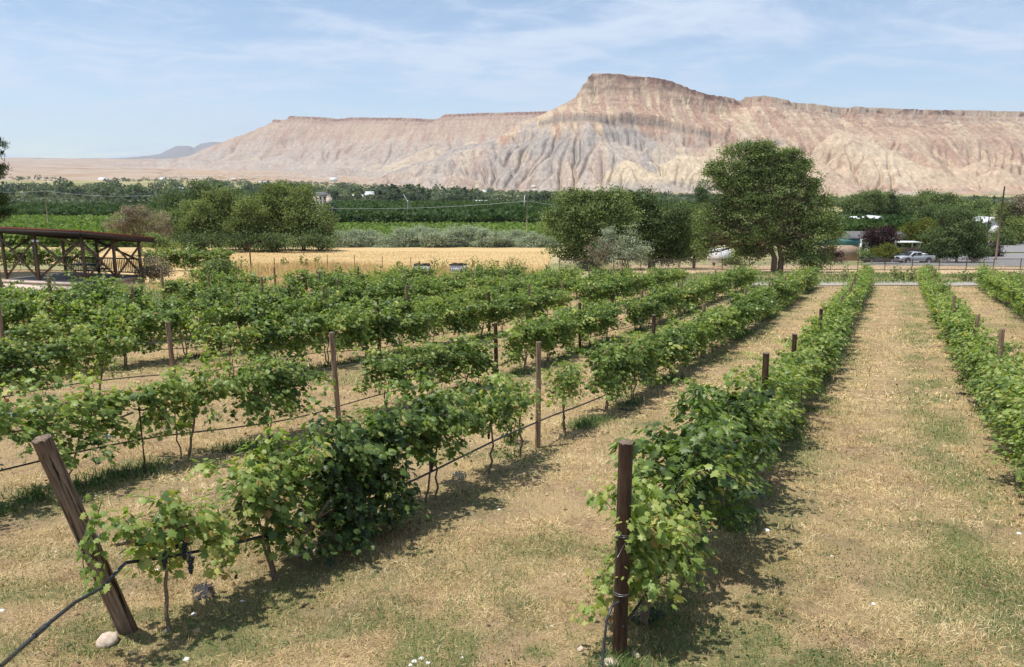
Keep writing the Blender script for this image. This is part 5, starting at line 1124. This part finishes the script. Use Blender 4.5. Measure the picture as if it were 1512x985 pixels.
rl = MB()
for k in range(46): rl.box(uv(k / 45, 1, .57), (.035, .035, .8))
rl.obj('baluster', M_DARKT, rail_o)
for k, u in enumerate((.56, .50)):
    q = O + uv(u, -.03, 2.33); m = MB(); m.tube([(0, -.16, 0), (0, -.06, .02), (0, 0, .05)], [.075, .05, .02], 10); o = m.obj('floodlight', plain_mat('white lamp housing', (.7, .7, .7), (.85, .85, .85)), None, True); o.location = tuple(q)
    tag(o, ['left one of the two white floodlights under the pavilion eave', 'right one of the two white floodlights under the pavilion eave'][k], 'light', 'floodlights under the pavilion eave')
pt = thing('picnic_table', 'dark green picnic table with steel legs inside the pavilion', 'table', tuple(O + uv(.42, .62)), math.atan2(e1[1], e1[0]))
m = MB(); m.box((0, 0, .74), (2.0, .72, .05)); m.obj('tabletop', M_BENCH, pt)
for s in (-1, 1):
    m = MB(); m.box((0, s * .68, .44), (2.0, .26, .04)); m.obj('bench_seat', M_BENCH, pt)
    m = MB(); m.tube([(s * .65, -.72, .0), (s * .65, -.60, .42), (s * .65, -.25, .70), (s * .65, .25, .70), (s * .65, .60, .42), (s * .65, .72, 0)], .028, 8); m.obj('leg', M_STEEL, pt, True)
# ------------------------------------------------------------------ fence, gate frame, totes, field posts
fn = thing('chainlink_fence', 'long low chain-link fence between the vineyard and the parking area', 'fence', (0, 0, 0))
M_RAIL = plain_mat('dark rusty rail', (.05, .035, .03), (.13, .09, .07), 20, .7, .3)
t = NT('chain link mesh'); co = t.pos(); w = t.n('ShaderNodeTexChecker'); 
def wave(rot):
    wv = t.n('ShaderNodeTexWave', wave_type='BANDS', bands_direction='X'); t.set(wv.inputs['Vector'], t.map(co, (1, 0.0, 1), (0, rot, 0))); wv.inputs['Scale'].default_value = 5.5; return t.val(wv.outputs[0], .93, .97)
mk = t.math('MAXIMUM', wave(math.radians(45)), wave(math.radians(-45))); tr = t.n('ShaderNodeBsdfTransparent'); b = t.bsdf((.22, .22, .21), .5, .5, .6); ms = t.n('ShaderNodeMixShader')
t.set(ms.inputs[0], mk); t.t.links.new(tr.outputs[0], ms.inputs[1]); t.t.links.new(b.outputs[0], ms.inputs[2]); t.t.links.new(ms.outputs[0], t.out.inputs[0]); M_LINK = t.m
m = MB(); pts = [gpt(px, 84 + (px - 826) * .004) for px in range(826, 1640, 20)]
top = MB(); top.tube([p + [0, 0, 1.35] for p in pts], .035, 6); top.obj('top_rail', M_RAIL, fn, True); top = MB(); top.tube([p + [0, 0, .16] for p in pts], .05, 6); top.obj('bottom_shade_rail', M_RAIL, fn, True)  # lower dark tube doubles as the shadow line along the fence foot
for k, p in enumerate(pts):
    if k % 2 == 0:
        q = MB(); q.tube([p + [0, 0, -.3], p + [0, 0, 1.42]], .045, 7); q.obj('fence_post', M_RAIL, fn, True)
V = np.array([p + [0, 0, z] for p in pts for z in (.2, 1.33)]); n = len(pts); i = np.arange(n - 1)[:, None] * 2
mobj('mesh_panel', mesh_np('mesh_panel', V, [i + np.array([[0, 2, 3, 1]])], None, False, [M_LINK]), fn)
q0, q1 = gpt(829, 57), gpt(841, 57); m = MB(); m.bar(q0 + [0, 0, -.1], q0 + [0, 0, 1.25], .08); m.bar(q1 + [0, 0, -.1], q1 + [0, 0, 1.25], .08); m.bar(q0 + [-.05, 0, 1.28], q1 + [.05, 0, 1.28], .08)
tag(m.obj('gate_frame', M_TIMBL), 'small square wooden frame at the vineyard edge before the central trees', 'frame')
M_TOTE = plain_mat('white tote plastic', (.50, .52, .54), (.72, .74, .76), 5, .5, .4); M_CAGE = M_STEEL
def tote(px, Y, label, rz):
    g = gpt(px, Y); th = thing('ibc_tote', label, 'water tote', tuple(g), rz, 'liquid totes in the dry field')
    m = MB(); m.box((0, 0, .62), (1.10, 1.0, .94)); m.obj('tank', M_TOTE, th); m = MB(); m.box((0, 0, .07), (1.2, 1.05, .12)); m.obj('pallet', M_DARKT, th)
    m = MB(); m.box((0, 0, 1.11), (1.22, 1.06, .10)); m.box((.28, -.2, 1.2), (.3, .24, .08)); m.box((-.3, .1, 1.19), (.22, .2, .06)); m.obj('lid', M_DARKT, th)
    m = MB()
    for x in np.linspace(-.57, .57, 7):
        for y in (-.52, .52): m.bar((x, y, .12), (x, y, 1.08), .022)
    for z in (.3, .55, .8):
        for y in (-.52, .52): m.bar((-.58, y, z), (.58, y, z), .022)
        for x in (-.575, .575): m.bar((x, -.52, z), (x, .52, z), .022)
    m.obj('cage', M_CAGE, th)
tote(623.5, 57, 'white caged water tote with a dark lid, left one in the dry field', .12); tote(677, 63, 'white caged water tote half hidden by a weed, right one in the dry field', -.2)
for k, (px, Y, h_, mt) in enumerate([(371, 56, 1.5, M_POST), (484, 66, 1.3, M_RAIL), (524, 66, 1.3, M_RAIL), (565, 66, 1.3, M_RAIL), (607, 67, 1.3, M_RAIL), (406, 58, 1.1, M_RAIL), (335, 62, 1.2, M_RAIL)]):
    m = MB(); m.tube([(0, 0, -.3), (0, 0, h_)], .05 if k == 0 else .028, 6); o = m.obj('field_post', mt); o.location = tuple(gpt(px, Y))
    tag(o, ['thick brown wooden post alone in the dry field', 'thin steel post in the dry field, fourth from its right end', 'thin steel post in the dry field, third from its right end', 'thin steel post left of the white tote', 'thin steel post right beside the white tote', 'short steel post in the tall orange grass', 'thin steel post behind the round dark bush'][k], 'post', 'posts in the dry field')
# ------------------------------------------------------------------ poles, wires, wind machines
M_POLE = plain_mat('utility pole wood', (.10, .07, .05), (.20, .15, .11), 10, .9, .1); M_POLEL = plain_mat('pale pole wood', (.30, .22, .12), (.44, .34, .20), 10, .9, .1); M_GLASS_I = plain_mat('insulator', (.3, .3, .3), (.5, .5, .5), 10, .3, .5)
def pole(px, yt, Y, r_, label, mat, arm=1.2, base_y=None):
    g = gpt(px, Y); H = at(px, yt, Y)[2] - g[2]; th = thing('utility_pole', label, 'utility pole', tuple(g), .2); m = MB(); m.tube([(0, 0, -.5), (0, 0, H * .5), (0, 0, H)], [r_, r_ * .85, r_ * .65], 8); m.obj('shaft', mat, th, True)
    if arm:
        m = MB(); m.bar((-arm, 0, H - .7), (arm, 0, H - .7), .12); m.obj('crossarm', mat, th); m = MB()
        for x in (-arm * .9, -arm * .4, arm * .9): m.tube([(x, 0, H - .64), (x, 0, H - .42)], .05, 6)
        m.obj('insulator', M_GLASS_I, th)
    return g + np.array([0, 0, H - .5])
t1 = pole(1470, 275, 128, .17, 'tallest dark wooden utility pole standing beside the road at right', M_POLE, 0)
t2 = pole(778, 294, 205, .17, 'pale yellowish wooden pole standing in the bright green crop', M_POLEL, 0)
t3 = pole(241, 285, 232, .22, 'wooden power pole with a crossarm left of the roadside trees', M_POLEL, 1.0)
t4 = pole(73, 279, 236, .22, 'wooden power pole above the pavilion roof', M_POLEL, .9); t5 = pole(140, 293, 260, .12, 'thin dark pole between the two wooden power poles', M_POLE, 0)
t6 = pole(1434, 288, 420, .3, 'distant dark pole left of the tallest pole', M_POLE, 0)
t7 = pole(1444, 320, 185, .14, 'pale short pole in front of the white building', M_POLEL, 0); t8 = pole(1456, 318, 190, .16, 'reddish short pole in front of the white building', M_POLE, 0)
def wire(a, b, sag, label, r_=.035):
    u = np.linspace(0, 1, 24)[:, None]; P = a * (1 - u) + b * u; P[:, 2] -= (sag * 4 * u * (1 - u))[:, 0]; m = MB(); m.tube(P, r_, 4, caps=False); tag(m.obj('power_line', M_GLASS_I), label, 'cable', 'power lines')
wire(t4, t3, 1.0, 'power line between the two wooden power poles at left'); wire(t4, t4 + (t4 - t3) * .8, 1.0, 'power line leaving the left picture edge'); wire(t3, t2, 3.0, 'long power line passing in front of the roadside trees')
wire(t2, np.array(at(1250, 318, 260)), 3.0, 'power line from the pale pole to the right', .03)
M_WM = plain_mat('white painted steel', (.55, .56, .57), (.72, .73, .74), 6, .5, .4)
def wind_machine(px, yt, Y, label, ang):
    g = gpt(px, Y); H = at(px, yt, Y)[2] - g[2]; th = thing('wind_machine', label, 'wind machine', tuple(g), 0, 'orchard wind machines'); m = MB(); m.tube([(0, 0, -.3), (0, 0, H)], [.34, .24], 8); m.obj('tower', M_WM, th, True)
    m = MB(); m.tube([(0, .6, H + .1), (0, -.9, H - .1)], [.3, .22], 8); hb_ = m.obj('hub', M_WM, th, True); m = MB(); d = np.array([math.cos(ang), 0, math.sin(ang)]); c = np.array([0, -1.0, H]); m.bar(c - d * 3.6, c + d * 3.6, .32, .14); m.obj('propeller', M_WM, th)
wind_machine(602.5, 297, 385, 'white orchard wind machine with its blade tilted, left of the barn', math.radians(-62)); wind_machine(774, 299, 400, 'white orchard wind machine near the pale yellowish pole', math.radians(86))
# ------------------------------------------------------------------ buildings
def M_c(name, c, v=.12, **kw): return plain_mat(name, tuple(x * (1 - v) for x in c), tuple(min(1, x * (1 + v)) for x in c), 1.5, .85, .15, **kw)
M_TAN = M_c('tan stucco', (.50, .37, .28)); M_TEALW = M_c('teal siding', (.12, .32, .32)); M_CREAM = M_c('cream stucco', (.55, .46, .36)); M_PALEG = M_c('pale green siding', (.50, .55, .38)); M_GREYR = M_c('grey shingles', (.13, .125, .125)); M_WHITEW = M_c('white siding', (.72, .72, .70), .06)
M_WHITER = M_c('pale metal roof', (.52, .54, .56), .08); M_GLASS = plain_mat('dark window glass', (.02, .025, .03), (.05, .06, .07), 3, .15, .6); M_BRICK = M_c('orange brick', (.38, .13, .07)); M_BLUE = M_c('blue tarp', (.03, .08, .22))
def gabled(name, label, px0, px1, ybase_Y, hw, roofh, depth, wm, rm, gable_front=False, wins=0, hip=False, ytop=None, group=None, over=.3, sink=1.0, cat='house'):
    Y = ybase_Y; g0, g1 = gpt(px0, Y), gpt(px1, Y); W = g1[0] - g0[0]; g = (g0 + g1) / 2
    if ytop is not None:
        zt = at((px0 + px1) / 2, ytop, Y)[2]; base = zt - roofh - hw; g = np.array([g[0], g[1], base])
    th = thing(name, label, cat, tuple(g), 0, group); m = MB(); m.box((0, depth / 2, hw / 2 - sink / 2), (W, depth, hw + sink)); wl_ = m.obj('wall', wm, th)
    o = over; m = MB(); a = W / 2 + o; y0, y1 = -o, depth + o; t_ = .18
    if hip: top = [(-W * .28, depth / 2), (W * .28, depth / 2)]; base_p = [(-a, y0), (a, y0), (a, y1), (-a, y1)]
    if hip:
        V = [(x, y, hw) for x, y in base_p] + [(x, y, hw + t_) for x, y in base_p] + [(x, y, hw + roofh) for x, y in top]
        m.add(V, [np.array([[3, 2, 1, 0], [0, 1, 5, 4], [1, 2, 6, 5], [2, 3, 7, 6], [3, 0, 4, 7], [4, 5, 9, 8], [6, 7, 8, 9]]), np.array([[5, 6, 9], [7, 4, 8]])])
    elif gable_front:
        V = [(s, y, z) for y in (y0, y1) for s, z in ((-a, hw - .1), (0, hw + roofh), (a, hw - .1), (a, hw - .1 + t_), (0, hw + roofh + t_), (-a, hw - .1 + t_))]
        m.add(V, [np.array([[0, 6, 7, 1], [1, 7, 8, 2], [2, 8, 9, 3], [3, 9, 10, 4], [4, 10, 11, 5], [5, 11, 6, 0], [0, 1, 4, 5], [1, 2, 3, 4], [6, 11, 10, 7], [7, 10, 9, 8]])])
        gb = MB(); gb.add([(-W / 2, 0, hw), (W / 2, 0, hw), (0, 0, hw + roofh), (-W / 2, .2, hw), (W / 2, .2, hw), (0, .2, hw + roofh)], [np.array([[0, 1, 2], [3, 5, 4]])]); gb.obj('gable', wm, th)
    else:
        V = [(x, y, z) for x in (-a, a) for y, z in ((y0, hw - .1), (depth / 2, hw + roofh), (y1, hw - .1), (y1, hw - .1 + t_), (depth / 2, hw + roofh + t_), (y0, hw - .1 + t_))]
        m.add(V, [np.array([[1, 7, 6, 0], [2, 8, 7, 1], [3, 9, 8, 2], [4, 10, 9, 3], [5, 11, 10, 4], [0, 6, 11, 5], [5, 4, 1, 0], [4, 3, 2, 1], [7, 10, 11, 6], [8, 9, 10, 7]])])
        gb = MB()
        for x in (-W / 2, W / 2): gb.add([(x, 0, hw), (x, depth, hw), (x, depth / 2, hw + roofh)], [np.array([[0, 1, 2]])])
        gb.obj('gable', wm, th)
    m.obj('roof', rm, th)
    for k in range(wins):
        x = -W / 2 + W * (k + .5) / wins; f_ = MB(); f_.box((x, -.03, hw * .55), (min(1.1, W / wins * .5), .08, hw * .42)); f_.obj('window', M_GLASS, th)
    return th, W
tb = thing('tan_building', 'flat tan building with a broad teal band along its top', 'building', tuple(gpt(1228, 127)))
g = gpt(1228, 127); W = (1267 - 1188) / F * 127; ht = at(1228, 353, 127)[2] - g[2]
m = MB(); m.box((0, 3.5, ht * .36 - .2), (W, 7, ht * .72 + .4)); m.obj('wall', M_TAN, tb); m = MB(); m.box((0, 3.5, ht * .86), (W + .1, 7.1, ht * .28)); m.obj('teal_band', M_TEALW, tb); m = MB(); m.box((W / 2 + .12, -.1, ht * .5), (.28, .3, ht + .1)); m.obj('corner_trim', M_WHITEW, tb)
m = MB(); m.box((0, 3.5, ht + .06), (W + .3, 7.3, .12)); m.obj('roof', M_GREYR, tb); m = MB(); m.box((-W * .25, -.04, 1.1), (2.4, .08, 2.2)); m.obj('door', M_GREYR, tb)
gabled('green_building', 'long pale green building with a low grey shingle roof behind the plum tree', 1262, 1352, 142, 3.1, 1.2, 9, M_PALEG, M_GREYR, wins=5, ytop=345, cat='building')
m = MB(); g = gpt(1333, 133); m.box((0, 0, 2.9), (4.6, 3.0, .12)); 
for x in (-2.1, 2.1):
    for y in (-1.3, 1.3): m.box((x, y, 1.4), (.12, .12, 2.9))
o = m.obj('white_awning', M_WHITEW); o.location = tuple(g); tag(o, 'white flat awning on thin posts right of the plum tree', 'awning')
m = MB(); g = gpt(1350, 131); m.box((0, 0, .9), (8.5, .12, 2.2)); 
for x in np.linspace(-4.2, 4.2, 8): m.box((x, -.1, .95), (.12, .1, 2.3))
o = m.obj('board_fence', M_DARKT); o.location = tuple(g); tag(o, 'dark wooden board fence behind the silver pickup', 'fence')
tr_ = thing('cargo_trailer', 'small white cargo trailer partly hidden left of the elm trunks', 'trailer', tuple(gpt(1068, 105)), .1)
m = MB(); m.box((0, 1.5, 1.45), (1.9, 3.2, 1.9)); m.obj('body', M_WHITEW, tr_); m = MB(); m.box((0, -.12, 1.4), (1.5, .04, 1.6)); m.obj('door', M_WHITER, tr_)
for s in (-1, 1): m = MB(); m.tube([(s * .9, 1.5, .35), (s * .72, 1.5, .35)], .35, 12); m.obj('wheel', M_PLASTIC, tr_)
gabled('white_house', 'white gabled house with a pale metal roof above the orchard', 1286, 1309, 250, 3.2, 2.3, 9, M_WHITEW, M_WHITER, True, 2, ytop=320)
gabled('white_house', 'long white-roofed wing left of the white gabled house', 1263, 1285, 251, 3.0, 1.6, 8, M_WHITEW, M_WHITER, False, 0, ytop=321)
gabled('white_building', 'white low-gabled building near the tall dark pole', 1450, 1483, 205, 4.0, 1.3, 8, M_WHITEW, M_WHITER, True, 0, ytop=322, cat='building')
m = MB(); g = gpt(1474, 198); m.box((0, 0, 1.0), (2.0, 1.5, 2.0)); o = m.obj('storage_bin', M_BLUE); o.location = tuple(g); tag(o, 'blue bin below the white building at right', 'bin')
m = MB(); g = gpt(1482, 200); m.box((0, 0, 2.0), (1.3, 1.5, 4.6)); m.box((0, 0, 4.4), (1.6, 1.8, .3)); o = m.obj('brick_chimney', M_BRICK); o.location = tuple(g); tag(o, 'orange brick chimney stack beside the white building', 'chimney')
th, W = gabled('manor_house', 'large two-storey cream house with a grey hipped roof and columns', 453, 483, 505, 6.3, 2.3, 12, M_CREAM, M_GREYR, hip=True, ytop=283.5)
for x in np.linspace(-W * .42, W * .42, 5):
    for z in (1.6, 4.6): m = MB(); m.box((x, -.05, z), (1.2, .12, 1.9)); m.obj('window', M_GLASS, th)
for x in (-4.6, -2.6, 0, 2.2, 4.4): m = MB(); m.tube([(x, -1.0, -.5), (x, -1.0, 6.1)], .28, 8); m.obj('column', M_WHITEW, th, True)
m = MB(); m.box((W / 2 + 1.2, 2, 2.1), (2.4, 6, 5.6)); m.obj('side_wing', M_CREAM, th)
gabled('white_barn', 'long low white barn at the far edge of the dark orchard', 698, 719, 640, 3.6, 1.6, 9, M_WHITEW, M_WHITER, wins=0, ytop=296, cat='barn')
far_h = [(150, 262, 11, 2200), (72, 268, 8, 1900), (148, 270, 9, 1700), (345, 263, 8, 2100), (388, 268, 10, 2000), (262, 266, 9, 2300), (283, 265, 10, 2300), (337, 266, 9, 2200), (240, 262, 8, 2300), (185, 288, 12, 900), (275, 281, 22, 1100), (268, 277, 14, 1150), (492, 262, 10, 2200), (380, 283, 9, 1100),
         (502, 287, 14, 950), (530, 288, 22, 900), (545, 283, 14, 950), (440, 277, 8, 1500), (495, 272, 7, 1700), (708, 284, 11, 1300), (715, 281, 7, 1400), (728, 290, 9, 1000), (812, 285, 8, 1500), (843, 297, 8, 1000), (820, 289, 9, 1300), (790, 279, 7, 1900), (1243, 295, 9, 1200), (1250, 294, 6, 1300), (1345, 304, 8, 800), (1415, 300, 22, 900), (1422, 298, 10, 950), (1400, 299, 8, 900), (1064, 297, 7, 1200), (788, 274, 7, 2300), (905, 287, 9, 1600)]
for k, (px, py, w, Y) in enumerate(far_h):
    bh = (w / F * Y) * .22
    gabled('valley_house', 'small pale-roofed valley building, %s from the left in the far tree belt' % ORD[sorted(range(len(far_h)), key=lambda i: far_h[i][0]).index(k)], px - w / 2, px + w / 2, Y, bh, bh * .55, bh * 3, [M_WHITEW, M_CREAM, M_WHITEW, M_TAN][k % 4], [M_WHITER, M_WHITER, M_GREYR, M_WHITER][k % 4], ytop=py, group='small buildings among the valley trees', over=.1, sink=bh * 1.2, cat='building')
# ------------------------------------------------------------------ parked vehicles
def car_paint(name, c): t = NT(name); t.bsdf(c, .28, .5, .35, None, Coat_Weight=.6); return t.m
M_TYRE = plain_mat('tyre rubber', (.012, .012, .012), (.03, .03, .03), 20, .85, .2); M_RIM = plain_mat('alloy rim', (.35, .35, .36), (.5, .5, .5), 10, .3, .6, .8); M_LAMP = plain_mat('lamp lens', (.6, .6, .58), (.75, .75, .7), 10, .15, .6)
def extr(name, prof, half, mat, parent, inset=0):
    p = np.array(prof, float); n = len(p); V = np.concatenate([np.c_[p[:, 0], np.full(n, -half), p[:, 1]], np.c_[p[:, 0], np.full(n, half), p[:, 1]]]); j = np.arange(n); k = (j + 1) % n
    me = mesh_np(name, V, [np.stack([j, k, n + k, n + j], 1)[:, ::-1], np.array([list(range(n))]), np.array([list(range(n, 2 * n))[::-1]])], None, False, [mat]); o = mobj(name, me, parent)
    bv = o.modifiers.new('b', 'BEVEL'); bv.width = .04; bv.segments = 2; bv.limit_method = 'ANGLE'; return o
def pickup(label, px, Y, rz, paint, canopy_=False):
    g = gpt(px, Y); th = thing('pickup_truck', label, 'pickup truck', tuple(g), rz, 'vehicles parked by the trees')
    # faces -x
    extr('body', [(-2.80, .55), (-2.86, .95), (-2.72, 1.10), (-1.45, 1.20), (.75, 1.22), (.78, 1.28), (2.78, 1.28), (2.84, .62), (2.5, .45), (2.28, .45), (2.2, .8), (1.9, .98), (1.6, .98), (1.3, .8), (1.22, .45), (-1.15, .42), (-1.25, .8), (-1.55, .98), (-1.85, .98), (-2.15, .8), (-2.25, .45)], .93, paint, th)
    extr('cab', [(-1.45, 1.19), (-.78, 1.80), (.50, 1.84), (.78, 1.21)], .80, paint, th)
    for s in (-1, 1):
        for prof in ([(-1.18, 1.26), (-.72, 1.70), (-.30, 1.72), (-.30, 1.26)], [(-.20, 1.26), (-.20, 1.72), (.42, 1.74), (.60, 1.28)]):
            p = np.array(prof); V = np.c_[p[:, 0], np.full(4, s * .812), p[:, 1]]; me = mesh_np('window', np.concatenate([V, V - [0, s * .02, 0]]), [np.array([[0, 1, 2, 3], [7, 6, 5, 4]])], None, False, [M_GLASS]); mobj('window', me, th)
        for x in (-1.70, 1.75):
            wo_ = MB(); wo_.tube([(x, s * .70, .40), (x, s * .94, .40)], .40, 18); wh = wo_.obj('wheel', M_TYRE, th, True); wo_ = MB(); wo_.tube([(x, s * .88, .40), (x, s * .955, .40)], .24, 14); wo_.obj('rim', M_RIM, wh)
        m = MB(); m.box((-2.80, s * .68, .92), (.12, .34, .18)); m.obj('headlight', M_LAMP, th); m = MB(); m.box((-1.0, s * .98, 1.22), (.18, .18, .14)); m.obj('mirror', M_PLASTIC, th)
    V = np.array([(-1.42, -.68, 1.24), (-1.42, .68, 1.24), (-.83, .62, 1.78), (-.83, -.62, 1.78)]); V = V + [-.03, 0, .03]; mobj('windscreen', mesh_np('windscreen', np.concatenate([V, V + [.02, 0, -.02]]), [np.array([[0, 1, 2, 3], [7, 6, 5, 4]])], None, False, [M_GLASS]), th)
    m = MB(); m.box((-2.88, 0, .60), (.14, 1.8, .22)); m.obj('bumper', M_STEEL, th); m = MB(); m.box((-2.85, 0, .90), (.06, .95, .26)); m.obj('grille', M_PLASTIC, th)
    m = MB(); m.box((1.8, 0, 1.15), (1.8, 1.6, .3)) ; m.obj('bed_cargo', M_PLASTIC, th)
    if canopy_: m = MB(); m.box((1.3, 0, 1.42), (.7, 1.5, .3)); m.obj('tool_box', M_STEEL, th)
    return th
pickup('silver crew-cab pickup truck parked facing left, right of the other cars', 1350, 120, .10, car_paint('silver paint', (.50, .51, .53)), True)
pickup('greenish grey pickup parked behind the silver one, facing left', 1318, 125.5, .05, car_paint('grey green paint', (.13, .19, .18)))
pickup('dark pickup with a white hood, leftmost of the parked vehicles', 1296, 122.5, .12, car_paint('dark blue grey paint', (.10, .115, .14)))
